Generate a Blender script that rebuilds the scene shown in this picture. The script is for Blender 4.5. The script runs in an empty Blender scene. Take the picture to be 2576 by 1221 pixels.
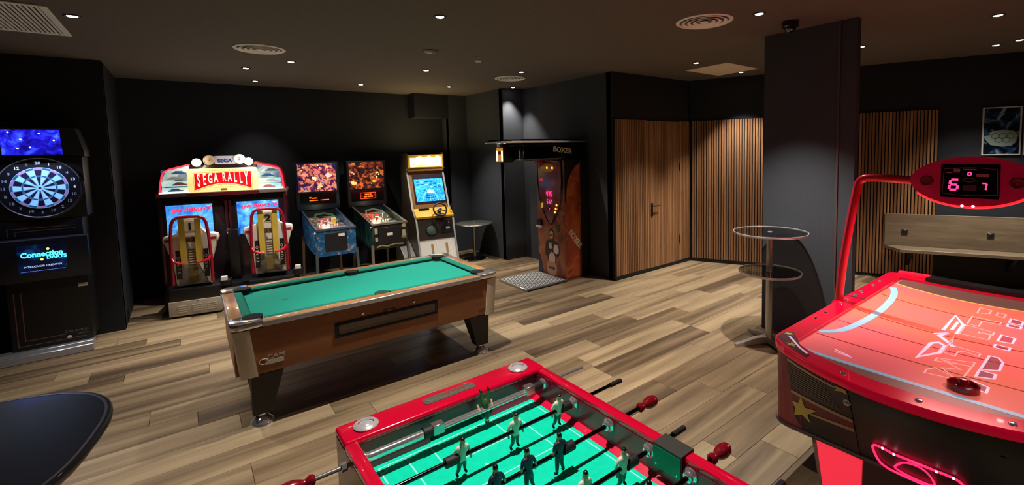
import bpy, bmesh, math, random
from mathutils import Vector, Matrix
SC = bpy.context.scene
COL = SC.collection
rnd = random.Random(11)
PI = math.pi
def rad(a): return a*PI/180

# ------------------------------------------------------------------ camera
cam = bpy.data.cameras.new('camera'); cam_o = bpy.data.objects.new('camera', cam); COL.objects.link(cam_o)
_cx = Vector((0.78299, -0.62158, -0.02375)); _cy = Vector((0.06491, 0.04368, 0.99694)); _cz = Vector((-0.61864, -0.78213, 0.07454))
_m = Matrix((_cx, _cy, _cz)).transposed().to_4x4(); _m.translation = Vector((0, 0, 2.0)); cam_o.matrix_world = _m
cam.sensor_fit = 'HORIZONTAL'; cam.sensor_width = 36.0; cam.lens = 36.0*1161.43/2576
cam.shift_x = (1288-1380.0)/2576; cam.shift_y = (466.9-610.5)/2576
cam.clip_start = 0.05
SC.camera = cam_o
# ------------------------------------------------------------------ world and exposure
wd = bpy.data.worlds.new('world'); SC.world = wd; wd.use_nodes = True
wd.node_tree.nodes['Background'].inputs[0].default_value = (0.0, 0.0, 0.0, 1)
wd.node_tree.nodes['Background'].inputs[1].default_value = 0.0
SC.view_settings.view_transform = 'Standard'; SC.view_settings.look = 'None'
SC.view_settings.exposure = 0.5; SC.view_settings.gamma = 1.0; SC.view_settings.use_curve_mapping = False
SPOT_W = 200.0
HC = 3.15

# ------------------------------------------------------------------ materials
def s2l(c):
    r = []
    for x in c:
        x = x/255.0
        r.append(x/12.92 if x <= .04045 else ((x+.055)/1.055)**2.4)
    return (r[0], r[1], r[2], 1)
MATS = {}
def M(name, col, rough=.5, metal=0.0, emit=None, es=0.0, coat=0.0, spec=.5):
    if name in MATS: return MATS[name]
    m = bpy.data.materials.new(name); m.use_nodes = True
    b = m.node_tree.nodes['Principled BSDF']
    b.inputs['Base Color'].default_value = s2l(col); b.inputs['Roughness'].default_value = rough
    b.inputs['Metallic'].default_value = metal; b.inputs['Specular IOR Level'].default_value = spec
    b.inputs['Coat Weight'].default_value = coat
    if emit:
        b.inputs['Emission Color'].default_value = s2l(emit); b.inputs['Emission Strength'].default_value = es*.75
    MATS[name] = m; return m
class NT:
    def __init__(s, m): s.t = m.node_tree; s.n = s.t.nodes; s.l = s.t.links; s.b = s.n['Principled BSDF']
    def new(s, ty, **kw):
        x = s.n.new(ty)
        for k, v in kw.items():
            if k.startswith('i_'):
                key = k[2:]
                x.inputs[int(key) if key.isdigit() else key].default_value = v
            else: setattr(x, k, v)
        return x
    def ln(s, a, b): s.l.new(a, b)
    def ramp(s, stops, interp='LINEAR'):
        r = s.new('ShaderNodeValToRGB'); e = r.color_ramp.elements; r.color_ramp.interpolation = interp
        while len(e) < len(stops): e.new(0.5)
        for k, (p, c) in enumerate(stops): e[k].position = p; e[k].color = s2l(c)
        return r
def wood(name, stops, scale, rough=.5, rand=.35, detail=5.0, bump=.05, coat=0.0):
    """grain along the long direction given by small scale component; tone per object and per island"""
    m = M(name, (120, 90, 60), rough, coat=coat)
    t = NT(m)
    tc = t.new('ShaderNodeTexCoord'); oi = t.new('ShaderNodeObjectInfo'); ge = t.new('ShaderNodeNewGeometry')
    ad = t.new('ShaderNodeMath', operation='ADD'); t.ln(oi.outputs['Random'], ad.inputs[0]); t.ln(ge.outputs['Random Per Island'], ad.inputs[1])
    fr = t.new('ShaderNodeMath', operation='FRACT'); t.ln(ad.outputs[0], fr.inputs[0])
    mu = t.new('ShaderNodeMath', operation='MULTIPLY', i_1=37.0); t.ln(fr.outputs[0], mu.inputs[0])
    mp = t.new('ShaderNodeMapping'); mp.inputs['Scale'].default_value = scale
    t.ln(tc.outputs['Object'], mp.inputs['Vector'])
    cb = t.new('ShaderNodeCombineXYZ'); t.ln(mu.outputs[0], cb.inputs[0]); t.ln(mu.outputs[0], cb.inputs[1])
    t.ln(cb.outputs[0], mp.inputs['Location'])
    n1 = t.new('ShaderNodeTexNoise', i_Scale=1.0, i_Detail=detail, i_Roughness=.62, i_Distortion=.6); t.ln(mp.outputs[0], n1.inputs['Vector'])
    n2 = t.new('ShaderNodeTexNoise', i_Scale=.28, i_Detail=2.0, i_Distortion=.4); t.ln(mp.outputs[0], n2.inputs['Vector'])
    a1 = t.new('ShaderNodeMath', operation='MULTIPLY', i_1=.62); t.ln(n1.outputs[0], a1.inputs[0])
    a2 = t.new('ShaderNodeMath', operation='MULTIPLY', i_1=.55); t.ln(n2.outputs[0], a2.inputs[0])
    a3 = t.new('ShaderNodeMath', operation='ADD'); t.ln(a1.outputs[0], a3.inputs[0]); t.ln(a2.outputs[0], a3.inputs[1])
    a4 = t.new('ShaderNodeMath', operation='MULTIPLY_ADD', i_1=rand, i_2=-.5*rand); t.ln(fr.outputs[0], a4.inputs[0])
    a5 = t.new('ShaderNodeMath', operation='ADD'); t.ln(a3.outputs[0], a5.inputs[0]); t.ln(a4.outputs[0], a5.inputs[1])
    r = t.ramp(stops); t.ln(a5.outputs[0], r.inputs[0]); t.ln(r.outputs[0], t.b.inputs['Base Color'])
    if bump:
        bp = t.new('ShaderNodeBump', i_Strength=bump, i_Distance=.004); t.ln(n1.outputs[0], bp.inputs['Height']); t.ln(bp.outputs[0], t.b.inputs['Normal'])
    return m
def splash(name, stops, scale=8.0, vor=0.0, es=0.0, rough=.4, detail=4.0, dist=.8, interp='LINEAR'):
    """printed colour artwork: noise through a colour ramp; es>0 makes it a lit screen or backlit glass"""
    m = M(name, (100, 100, 100), rough)
    t = NT(m); tc = t.new('ShaderNodeTexCoord')
    n = t.new('ShaderNodeTexNoise', i_Scale=scale, i_Detail=detail, i_Distortion=dist); t.ln(tc.outputs['Object'], n.inputs['Vector'])
    src = n.outputs[0]
    if vor:
        v = t.new('ShaderNodeTexVoronoi', i_Scale=vor); t.ln(tc.outputs['Object'], v.inputs['Vector'])
        sp = t.new('ShaderNodeSeparateColor'); t.ln(v.outputs['Color'], sp.inputs[0])
        mx = t.new('ShaderNodeMath', operation='MULTIPLY_ADD', i_1=.45, i_2=-.22); t.ln(sp.outputs[0], mx.inputs[0])
        ad = t.new('ShaderNodeMath', operation='ADD'); t.ln(n.outputs[0], ad.inputs[0]); t.ln(mx.outputs[0], ad.inputs[1]); src = ad.outputs[0]
    r = t.ramp(stops, interp); t.ln(src, r.inputs[0])
    t.ln(r.outputs[0], t.b.inputs['Base Color'])
    if es:
        t.ln(r.outputs[0], t.b.inputs['Emission Color']); t.b.inputs['Emission Strength'].default_value = es*.7
    return m
def grainy(name, col, var=.12, scale=30, rough=.85, metal=0.0, bump=.1):
    m = M(name, col, rough, metal); t = NT(m); tc = t.new('ShaderNodeTexCoord')
    n = t.new('ShaderNodeTexNoise', i_Scale=float(scale), i_Detail=4.0); t.ln(tc.outputs['Object'], n.inputs['Vector'])
    a = tuple(max(0, c*(1-var)) for c in col); b = tuple(min(255, c*(1+var)) for c in col)
    r = t.ramp([(.3, a), (.7, b)]); t.ln(n.outputs[0], r.inputs[0]); t.ln(r.outputs[0], t.b.inputs['Base Color'])
    if bump:
        bp = t.new('ShaderNodeBump', i_Strength=bump, i_Distance=.003); t.ln(n.outputs[0], bp.inputs['Height']); t.ln(bp.outputs[0], t.b.inputs['Normal'])
    return m
def glass(name, tint=(235, 245, 245), fac=.06):
    if name in MATS: return MATS[name]
    m = bpy.data.materials.new(name); m.use_nodes = True; n = m.node_tree.nodes; l = m.node_tree.links
    n.remove(n['Principled BSDF'])
    tr = n.new('ShaderNodeBsdfTransparent'); tr.inputs[0].default_value = s2l(tint)
    gl = n.new('ShaderNodeBsdfGlossy'); gl.inputs['Roughness'].default_value = .04
    fr = n.new('ShaderNodeFresnel'); fr.inputs[0].default_value = 1.45
    mx = n.new('ShaderNodeMixShader'); ge = n.new('ShaderNodeNewGeometry'); iv = n.new('ShaderNodeMath'); iv.operation = 'SUBTRACT'; iv.inputs[0].default_value = 1.0; l.new(ge.outputs['Backfacing'], iv.inputs[1])
    mu = n.new('ShaderNodeMath'); mu.operation = 'MULTIPLY'; l.new(fr.outputs[0], mu.inputs[0]); l.new(iv.outputs[0], mu.inputs[1]); l.new(mu.outputs[0], mx.inputs[0]); l.new(tr.outputs[0], mx.inputs[1]); l.new(gl.outputs[0], mx.inputs[2])
    l.new(mx.outputs[0], n['Material Output'].inputs[0]); MATS[name] = m; return m

WALL = grainy('wall_paint', (25, 28, 36), .06, 60, .85, bump=.08)
WALLG = grainy('wall_paint_grey', (56, 60, 67), .05, 60, .8, bump=.08)
WALLB = grainy('wall_paint_shade', (30, 31, 33), .06, 60, .85, bump=.08)
CEIL = grainy('ceiling_paint', (98, 89, 82), .05, 50, .9, bump=.05)
PLANK = wood('floor_plank_vinyl', [(.30, (56, 43, 31)), (.44, (89, 72, 53)), (.56, (122, 102, 77)), (.74, (164, 143, 112))], (.5, 8.0, 3.0), .42, .20)
SLATW = wood('slat_oak', [(.25, (98, 64, 40)), (.55, (142, 100, 66)), (.8, (176, 132, 92))], (30, 30, 1.6), .5, .25)
BENCHW = wood('bench_oak', [(.25, (84, 70, 54)), (.55, (112, 96, 76)), (.8, (136, 119, 97))], (2.0, 20, 20), .5, .1)
POOLW = wood('pool_walnut', [(.2, (96, 56, 30)), (.55, (132, 82, 46)), (.85, (160, 104, 62))], (1.6, 14, 14), .4, .06, bump=.02)
POOLR = wood('pool_rail_wood', [(.2, (126, 84, 50)), (.55, (168, 120, 76)), (.85, (196, 150, 104))], (3, 14, 14), .3, .2, bump=.02, coat=.4)
BLACK = M('black_plastic', (16, 16, 18), .45)
BLACKM = M('black_matte', (10, 10, 11), .8)
BLACKG = M('black_gloss', (9, 9, 12), .12, coat=.4)
DGREY = M('dark_grey', (44, 45, 48), .5)
CHROME = M('chrome', (236, 236, 238), .12, .85)
STEEL = M('brushed_steel', (188, 186, 182), .32, .92)
SATIN = M('satin_chrome', (232, 232, 234), .2, .55)
ALU = M('aluminium', (190, 194, 202), .3, .65)
WHITEP = M('white_plastic', (226, 222, 212), .4)
WHITE = M('white_paint', (222, 218, 208), .6)
CREAM = M('cream_paint', (205, 198, 180), .5)
RUBBER = M('rubber', (18, 18, 19), .6)
REDG = M('red_gloss', (206, 3, 48), .16, coat=.6)
REDD = M('dark_red_gloss', (92, 6, 26), .22, coat=.4)
GOLD = M('gold_print', (196, 176, 84), .5)
LETTER = M('letter_white', (220, 214, 196), .5)
BLUEINK = M('ink_blue', (36, 52, 104), .5)
BLKINK = M('ink_black', (24, 22, 22), .5)
GLASS = glass('clear_glass')
SMOKE = glass('smoked_glass', (172, 172, 166))

# ------------------------------------------------------------------ mesh helpers
class B:
    def __init__(s): s.bm = bmesh.new()
    def _bev(s, fs, w, seg):
        es = list({e for f in fs for e in f.edges})
        bmesh.ops.bevel(s.bm, geom=es, offset=w, segments=seg, affect='EDGES', profile=.6, clamp_overlap=True)
    def box(s, x0, x1, y0, y1, z0, z1, bev=0, seg=2):
        v = [s.bm.verts.new((x, y, z)) for x in (x0, x1) for y in (y0, y1) for z in (z0, z1)]
        fs = [s.bm.faces.new([v[i] for i in q]) for q in ((0, 1, 3, 2), (4, 6, 7, 5), (0, 4, 5, 1), (2, 3, 7, 6), (0, 2, 6, 4), (1, 5, 7, 3))]
        if bev: s._bev(fs, bev, seg)
        return s
    def prism(s, pts, ax, lo, hi, bev=0, seg=2):
        def P(p, h):
            if ax == 'z': return (p[0], p[1], h)
            if ax == 'y': return (p[0], h, p[1])
            return (h, p[0], p[1])
        a = [s.bm.verts.new(P(p, lo)) for p in pts]; b = [s.bm.verts.new(P(p, hi)) for p in pts]
        n = len(pts); fs = [s.bm.faces.new(a[::-1]), s.bm.faces.new(b)]
        for i in range(n): fs.append(s.bm.faces.new((a[i], a[(i+1) % n], b[(i+1) % n], b[i])))
        if bev: s._bev([fs[0], fs[1]], bev, seg)
        return s
    def loft(s, rings, cap=True):
        """rings: lists of equally many 3D points"""
        vs = [[s.bm.verts.new(p) for p in r] for r in rings]; n = len(vs[0])
        for a, b in zip(vs, vs[1:]):
            for i in range(n): s.bm.faces.new((a[i], a[(i+1) % n], b[(i+1) % n], b[i]))
        if cap: s.bm.faces.new(vs[0][::-1]); s.bm.faces.new(vs[-1])
        return s
    def cyl(s, p0, p1, r0, r1=None, n=16):
        r1 = r0 if r1 is None else r1
        return s.tube([p0, p1], [r0, r1], n)
    def tube(s, pts, r, n=10, closed=False, sq=None):
        pts = [Vector(p) for p in pts]; k = len(pts)
        rs = r if isinstance(r, (list, tuple)) else [r]*k
        rings = []; up = None
        for i, p in enumerate(pts):
            if closed: t = pts[(i+1) % k]-pts[i-1]
            else: t = pts[min(i+1, k-1)]-pts[max(i-1, 0)]
            t.normalize()
            if up is None:
                up = Vector((0, 0, 1)) if abs(t.z) < .9 else Vector((1, 0, 0))
            u = t.cross(up).normalized(); w = u.cross(t).normalized(); up = w
            rings.append([p+rs[i]*(math.cos(2*PI*j/n)*u+math.sin(2*PI*j/n)*w*(sq or 1)) for j in range(n)])
        if closed: rings.append(rings[0])
        if closed:
            vs = [[s.bm.verts.new(q) for q in rr] for rr in rings[:-1]]; vs.append(vs[0])
            for a, b in zip(vs, vs[1:]):
                for i in range(n): s.bm.faces.new((a[i], a[(i+1) % n], b[(i+1) % n], b[i]))
            return s
        return s.loft(rings)
    def lathe(s, prof, c=(0, 0, 0), n=24, ax='z'):
        def P(r, h, t):
            a, b = r*math.cos(t), r*math.sin(t)
            q = (a, b, h) if ax == 'z' else ((h, a, b) if ax == 'x' else (a, h, b))
            return (q[0]+c[0], q[1]+c[1], q[2]+c[2])
        vs = []
        for r, h in prof:
            if r < 1e-6: vs.append([s.bm.verts.new(P(0, h, 0))])
            else: vs.append([s.bm.verts.new(P(r, h, 2*PI*i/n)) for i in range(n)])
        for a, b in zip(vs, vs[1:]):
            if len(a) == 1 and len(b) == 1: continue
            for i in range(n):
                j = (i+1) % n
                if len(a) == 1: s.bm.faces.new((a[0], b[j], b[i]))
                elif len(b) == 1: s.bm.faces.new((a[i], a[j], b[0]))
                else: s.bm.faces.new((a[i], a[j], b[j], b[i]))
        return s
    def ball(s, c, r, sc=(1, 1, 1), n=12):
        m = Matrix.Translation(c) @ Matrix.Diagonal((r*sc[0], r*sc[1], r*sc[2], 1))
        bmesh.ops.create_uvsphere(s.bm, u_segments=n, v_segments=max(6, n*2//3), radius=1.0, matrix=m); return s
    def poly(s, pts):
        s.bm.faces.new([s.bm.verts.new(p) for p in pts]); return s
    def ribbon(s, pts, w, nrm, closed=False, h=.001):
        """flat line of width w along pts, lying across nrm, with thickness h"""
        nrm = Vector(nrm).normalized(); P = [Vector(p) for p in pts]; k = len(P); L = []; Rr = []
        for i in range(k):
            a = P[i-1] if (closed or i > 0) else P[i]; b = P[(i+1) % k] if (closed or i < k-1) else P[i]
            d1 = (P[i]-a); d2 = (b-P[i])
            d1 = d1.normalized() if d1.length > 1e-9 else d2.normalized(); d2 = d2.normalized() if d2.length > 1e-9 else d1
            n1 = nrm.cross(d1); n2 = nrm.cross(d2); mm = (n1+n2)
            mm = mm.normalized() if mm.length > 1e-6 else n1
            kf = min(2.5, 1/max(.3, mm.dot(n1)))
            L.append(P[i]+mm*w*.5*kf); Rr.append(P[i]-mm*w*.5*kf)
        q = range(k) if closed else range(k-1)
        va = [s.bm.verts.new(p) for p in L]; vb = [s.bm.verts.new(p) for p in Rr]
        vc = [s.bm.verts.new(p+nrm*h) for p in L]; vd = [s.bm.verts.new(p+nrm*h) for p in Rr]
        for i in q:
            j = (i+1) % k
            for f in ((vc[i], vd[i], vd[j], vc[j]), (va[i], vc[i], vc[j], va[j]), (vb[i], vb[j], vd[j], vd[i])): s.bm.faces.new(f)
        return s
    def obj(s, name, mat, parent=None, smooth=True, ang=38, tri=False):
        bm = s.bm
        bmesh.ops.recalc_face_normals(bm, faces=bm.faces)
        if tri: bmesh.ops.triangulate(bm, faces=[f for f in bm.faces if len(f.verts) > 4])
        if smooth:
            for f in bm.faces: f.smooth = True
            ca = math.cos(rad(ang))
            for e in bm.edges:
                if len(e.link_faces) == 2 and e.link_faces[0].normal.dot(e.link_faces[1].normal) < ca: e.smooth = False
        me = bpy.data.meshes.new(name); bm.to_mesh(me); bm.free()
        for x in (mat if isinstance(mat, (list, tuple)) else [mat]): me.materials.append(x)
        return link(name, me, parent)
def link(name, me, parent=None):
    o = bpy.data.objects.new(name, me); COL.objects.link(o)
    if parent: o.parent = parent
    return o
def tag(o, label, cat, group=None):
    o['label'] = label; o['category'] = cat
    if group: o['group'] = group
    return o
def thing(name, label, cat, loc=(0, 0, 0), rot=0.0, group=None):
    o = bpy.data.objects.new(name, None); COL.objects.link(o); o.empty_display_size = .1
    o.location = loc; o.rotation_euler = (0, 0, rad(rot)); return tag(o, label, cat, group)
def struct(o): o['kind'] = 'structure'; return o
def stuff(o): o['kind'] = 'stuff'; return o
def dup(root, loc, label=None, rot=None):
    r = root.copy(); COL.objects.link(r); r.location = loc
    if label: r['label'] = label
    if rot is not None: r.rotation_euler = (0, 0, rad(rot))
    for ch in list(root.children):
        c = ch.copy(); COL.objects.link(c); c.parent = r
        for g in ch.children:
            d = g.copy(); COL.objects.link(d); d.parent = c
    return r
def text(name, s, size, mat, parent, o, rx, up, align='CENTER', sx=1.0, shear=0.0, fat=0.0, ext=.0008):
    cu = bpy.data.curves.new('tmp_text', 'FONT'); cu.body = s; cu.size = size; cu.align_x = align; cu.align_y = 'CENTER'
    cu.shear = shear; cu.offset = fat; cu.extrude = ext; cu.resolution_u = 3
    to = bpy.data.objects.new('tmp_text', cu); COL.objects.link(to)
    dg = bpy.context.evaluated_depsgraph_get(); me = bpy.data.meshes.new_from_object(to.evaluated_get(dg))
    bpy.data.objects.remove(to); bpy.data.curves.remove(cu)
    rx = Vector(rx).normalized(); up = Vector(up).normalized(); nz = rx.cross(up).normalized()
    m = Matrix((rx*sx, up, nz)).transposed().to_4x4(); m.translation = Vector(o); me.transform(m)
    me.name = name; me.materials.clear(); me.materials.append(mat)
    for p in me.polygons: p.material_index = 0
    return link(name, me, parent)
def arc(cx, cy, r, a0, a1, n, ry=None):
    ry = ry or r
    return [(cx+r*math.cos(rad(a0+(a1-a0)*i/n)), cy+ry*math.sin(rad(a0+(a1-a0)*i/n))) for i in range(n+1)]
def rrect(x0, x1, y0, y1, r, n=5):
    return arc(x1-r, y1-r, r, 0, 90, n)+arc(x0+r, y1-r, r, 90, 180, n)+arc(x0+r, y0+r, r, 180, 270, n)+arc(x1-r, y0+r, r, 270, 360, n)
SEG7 = {'0': 'abcdef', '1': 'bc', '2': 'abged', '4': 'fgbc', '5': 'afgcd', '6': 'afgedc', '7': 'abc', '9': 'abcdfg'}
def digits(b, s, w, h, gap, t, P, slant=.12):
    """seven segment figures; P maps (x, y) to a 3D point"""
    n = len(s); x0 = -(n*w+(n-1)*gap)/2
    nr = (P(1, 0)-P(0, 0)).cross(P(0, 1)-P(0, 0)).normalized()
    for k, ch in enumerate(s):
        ox = x0+k*(w+gap)
        pts = {'a': ((0, h), (w, h)), 'g': ((0, h/2), (w, h/2)), 'd': ((0, 0), (w, 0)), 'f': ((0, h/2), (0, h)), 'b': ((w, h/2), (w, h)), 'e': ((0, 0), (0, h/2)), 'c': ((w, 0), (w, h/2))}
        for q in SEG7[ch]:
            (ax, ay), (bx, by) = pts[q]
            dx, dy = (bx-ax), (by-ay); L = math.hypot(dx, dy); g = t*.25
            ax += dx/L*g; ay += dy/L*g; bx -= dx/L*g; by -= dy/L*g
            b.ribbon([P(ox+ax+slant*ay, ay-h/2), P(ox+bx+slant*by, by-h/2)], t, nr, h=.0015)

# ------------------------------------------------------------------ setting: floor of planks
floor = struct(B().box(-3.2, 9.8, -3.2, 9.1, -.06, -.012).obj('floor', M('floor_joint', (40, 32, 25), .9), smooth=False))
PW, PL = .2525, 1.5
def vis_rank(x, y):
    d = Vector((x, y, 0))-Vector((0, 0, 2.0)); zc = -d.dot(_cz)
    if zc < .3: return None
    u = 1380+1161.4*d.dot(_cx)/zc; v = 467-1161.4*d.dot(_cy)/zc
    if -250 < u < 2830 and 300 < v < 1500: return zc
    return None
cells = []
row = 0; y = .985-PW*15
while y < 8.95:
    off = (2.96+.365*(3*row % 4)+.11*(row % 3)) % PL
    if abs(y-2.98+PW) < .13: off = 2.955 % PL
    if abs(y-2.98) < .13: off = 4.47 % PL
    if abs(y-3.24) < .13: off = 3.325 % PL
    x = -3.1-PL+off % PL
    while x < 9.7:
        a, b = max(x, -3.1), min(x+PL, 9.7)
        if b-a > .05:
            rk = [vis_rank(a+(b-a)*f, y+PW/2) for f in (0, .25, .5, .75, 1)]; rk = [q for q in rk if q is not None]
            cells.append((min(rk) if rk else 99+x, a, b, y))
        x += PL
    y += PW; row += 1
cells.sort()
pm = {}
rest = B()
for k, (rk, a, b, y) in enumerate(cells):
    L = b-a
    if k < 290:
        key = round(L, 3)
        if key not in pm:
            q = B().box(-L/2+.0012, L/2-.0012, -PW/2+.0012, PW/2-.0012, -.012, 0, .0012, 1); o = q.obj('plank', PLANK, floor, smooth=False); pm[key] = o.data
        else: o = link('plank', pm[key], floor)
        o.location = ((a+b)/2, y+PW/2, rnd.uniform(-.0004, 0))
    else: rest.box(a+.0012, b-.0012, y+.0012, y+PW-.0012, -.012, -.0002)
stuff(rest.obj('far_planks', PLANK, floor, smooth=False))

# ------------------------------------------------------------------ setting: walls and ceiling
def wall(name, p, q, th=.12, z0=0.0, z1=HC, mat=WALL):
    p = Vector((p[0], p[1], 0)); q = Vector((q[0], q[1], 0)); d = (q-p).normalized(); n = Vector((-d.y, d.x, 0))*th
    pts = [(v.x, v.y) for v in (p, q, q+n, p+n)]
    return struct(B().prism(pts, 'z', z0, z1).obj(name, mat, smooth=False))
WA = Vector((.4091, -.9125, 0)); E0 = Vector((6.97, 4.80, 0)); EE = E0+WA*6.0
wall('wall_left_front', (-3.1, 7.35), (-.65, 7.35))
wall('wall_left_jog', (-.65, 7.37), (-.65, 8.75))
wall('wall_back', (-.65, 8.75), (4.2, 8.75))
wall('wall_back_jog', (4.2, 8.75), (4.2, 8.47), mat=WALLG)
wall('wall_back_niche', (4.2, 8.45), (4.6, 8.45), mat=WALLG)
wall('wall_back_pier', (4.6, 8.45), (4.6, 7.12), mat=WALLG)
wall('wall_back_pier_end', (4.6, 7.1), (5.05, 7.1), mat=WALLG)
wall('wall_right_boxer', (5.05, 7.1), (5.05, 4.84), mat=WALLG)
wdoor = wall('wall_right_door', (5.05, 4.82), (6.97, 4.82))
wall_r = wall('wall_right', E0, EE)
wall('wall_right_end', EE, (EE.x, -3.1))
wall('wall_rear', (EE.x, -3.1), (-3.1, -3.1))
wall('wall_left', (-3.1, -3.1), (-3.1, 7.35))
struct(B().box(3.5, 4.2, 8.45, 8.75, 2.69, HC).obj('wall_back_beam', WALL, smooth=False))
fin = struct(B().box(4.90, 4.985, 1.6, 2.46, 0, HC).obj('wall_divider', WALLG, smooth=False))
struct(B().box(4.888, 4.902, 1.735, 1.752, 0, HC).obj('trim_1', M('trim_paint', (84, 66, 64), .5), smooth=False))
struct(B().box(4.596, 4.604, 7.096, 7.104, 0, HC).obj('trim_2', WALL, smooth=False))
struct(B().box(-3.2, 9.8, -3.2, 9.1, HC, HC+.1).obj('ceiling', CEIL, smooth=False))

# ------------------------------------------------------------------ slat cladding
PITCH = .0405
slat_me = None
def slats(parent, n, x0, z0, z1, y=0.0, wd_=.027, dp=.02):
    q = B().box(-wd_/2, wd_/2, -dp, 0, z0, z1, .002, 1); o = q.obj('slat', SLATW, parent, smooth=False); me = o.data
    for k in range(n):
        if k: o = link('slat', me, parent)
        o.location = (x0+PITCH*(k+.5), y, 0)
FELT = M('felt_backing', (14, 12, 12), .95)
# wall beside and over the door: panel frame objects are children of a structure empty
def panel_root(name, loc, rot):
    o = bpy.data.objects.new(name, None); COL.objects.link(o); o.location = loc; o.rotation_euler = (0, 0, rad(rot)); o.empty_display_size = .1
    return struct(o)
pd = panel_root('wall_right_door_cladding', (5.05, 4.818, 0), 0)
B().box(.0, .758, -.012, -.001, .06, 2.45).obj('backing', FELT, pd, smooth=False)
B().box(1.615, 1.905, -.012, -.001, .06, 2.45).obj('backing', FELT, pd, smooth=False)
slats(pd, 18, .026, .06, 2.45, -.012, .031, .010)
slats(pd, 5, 1.618, .06, 2.45, -.012, .034, .009)
slats(pd, 2, 1.818, .06, 2.45, -.012, .034, .009)
dr = panel_root('door_1', (5.81, 4.818, 0), 0)
B().box(.004, .846, -.014, -.001, .05, 2.445).obj('door_leaf', FELT, dr, smooth=False)
slats(dr, 21, .0, .055, 2.44, -.014, .0365, .007)
hd = B().box(.085, .125, -.034, -.023, .90, 1.12, .006).obj('handle_plate', BLACK, dr)
B().tube([(.105, -.034, 1.075), (.105, -.075, 1.075), (.12, -.085, 1.075), (.235, -.085, 1.072)], .011, 10).obj('handle', BLACK, hd)
for zz in (.38, 1.62):
    B().cyl((.84, -.028, zz), (.84, -.028, zz+.12), .009).obj('hinge', BLACK, dr)
p2 = panel_root('wall_right_cladding', E0-Vector((-.9125*0, 0, 0)), -65.85)
B().box(.0, 1.38, -.012, -.001, .06, 2.45).obj('backing', FELT, p2, smooth=False)
slats(p2, 33, .03, .06, 2.45, -.012)
p3 = panel_root('wall_right_panel', E0+WA*2.41, -65.85)
B().box(.0, .985, -.012, -.001, .05, 2.45).obj('backing', FELT, p3, smooth=False)
slats(p3, 24, .006, .05, 2.45, -.012)
struct(B().box(5.05, 6.97, 4.795, 4.82, 0, .055).obj('baseboard_door', BLACKM, smooth=False))
bb = struct(B().box(0, 6.0, -.024, 0, 0, .055).obj('baseboard_right', BLACKM, smooth=False)); bb.location = E0; bb.rotation_euler = (0, 0, rad(-65.85))

# ------------------------------------------------------------------ ceiling lamps
LAMP = M('lamp_lens', (255, 250, 240), .3, emit=(255, 248, 236), es=14.0)
spots = [(-.6, 5.23), (1.78, 3.67), (4.02, 2.07), (5.97, .82), (6.41, 2.05), (7.80, 1.08), (7.66, .86), (.72, 7.08), (1.11, 6.36), (.94, 8.2), (2.35, 7.81), (2.72, 6.10), (3.70, 7.38), (3.93, 5.54), (4.72, 6.93), (5.57, 3.74), (6.88, 3.82),
         (1.0, 1.5), (-1.6, 3.0), (2.4, -.6), (-1.2, -.8), (4.6, -.9)]  # first inferred from shadows, the rest added unseen to light the foreground
spot_labels = ['bright ceiling spotlight beside the white air grille', 'large ceiling spotlight above the green pool table, nearest the top of the picture', 'ceiling spotlight between the big round vent and the black dome camera', 'largest ceiling spotlight at the upper right edge of the ceiling',
  'ceiling spotlight just right of the dark dividing wall', 'ceiling spotlight second from the right above the wall posters', 'rightmost ceiling spotlight, cut by the picture edge', 'small ceiling spotlight left below the left round vent', 'small ceiling spotlight right below the left round vent', 'small ceiling spotlight above the racing cabinet, lowest of three near the left vent',
  'small ceiling spotlight above the two pinball machines', 'ceiling spotlight under the brown ceiling dome in the middle of the room', 'small ceiling spotlight above the yellow driving cabinet', 'ceiling spotlight touching the far round vent', 'ceiling spotlight washing the dark corner beside the punching machine', 'ceiling spotlight left of the square ceiling panel', 'ceiling spotlight in front of the square ceiling panel by the slatted wall']
lamp_on = [.8, 1.5, 1.6, .5, .35, .5, 1.3, .8, .9, .2, .45, 1.0, .8, 1.0, .5, 1.0, 1.1, .9, .8, .5, .7, .7]
def downlight(x, y, w, label, wide=80):
    t = thing('ceiling_spotlight', label, 'ceiling light', (x, y, HC), 0, 'ceiling spotlights')
    B().lathe([(.036, 0.0), (.054, 0.0), (.054, -.006), (.047, -.009), (.040, -.006), (.036, -.001)], n=20).obj('trim_ring', BLACK, t)
    B().lathe([(0, -.002), (.033, -.003), (.031, -.008), (0, -.014)], n=16).obj('lens', LAMP, t)
    l = bpy.data.lights.new('spot', 'SPOT'); l.energy = w; l.color = (1.0, .92, .82); l.spot_size = rad(wide); l.spot_blend = .75 if wide < 100 else 1.0; l.shadow_soft_size = .025
    lo = bpy.data.objects.new('spot', l); COL.objects.link(lo); lo.parent = t; lo.location = (0, 0, -.03)
for k, (x, y) in enumerate(spots):
    downlight(x, y, SPOT_W*lamp_on[k], spot_labels[k] if k < len(spot_labels) else ['ceiling spotlight out of frame directly above the foosball table', 'added unseen fill spotlight above the black table', 'added unseen fill spotlight behind the air hockey table', 'added unseen fill spotlight at the rear left', 'added unseen fill spotlight at the rear right'][k-17], 80)
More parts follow.
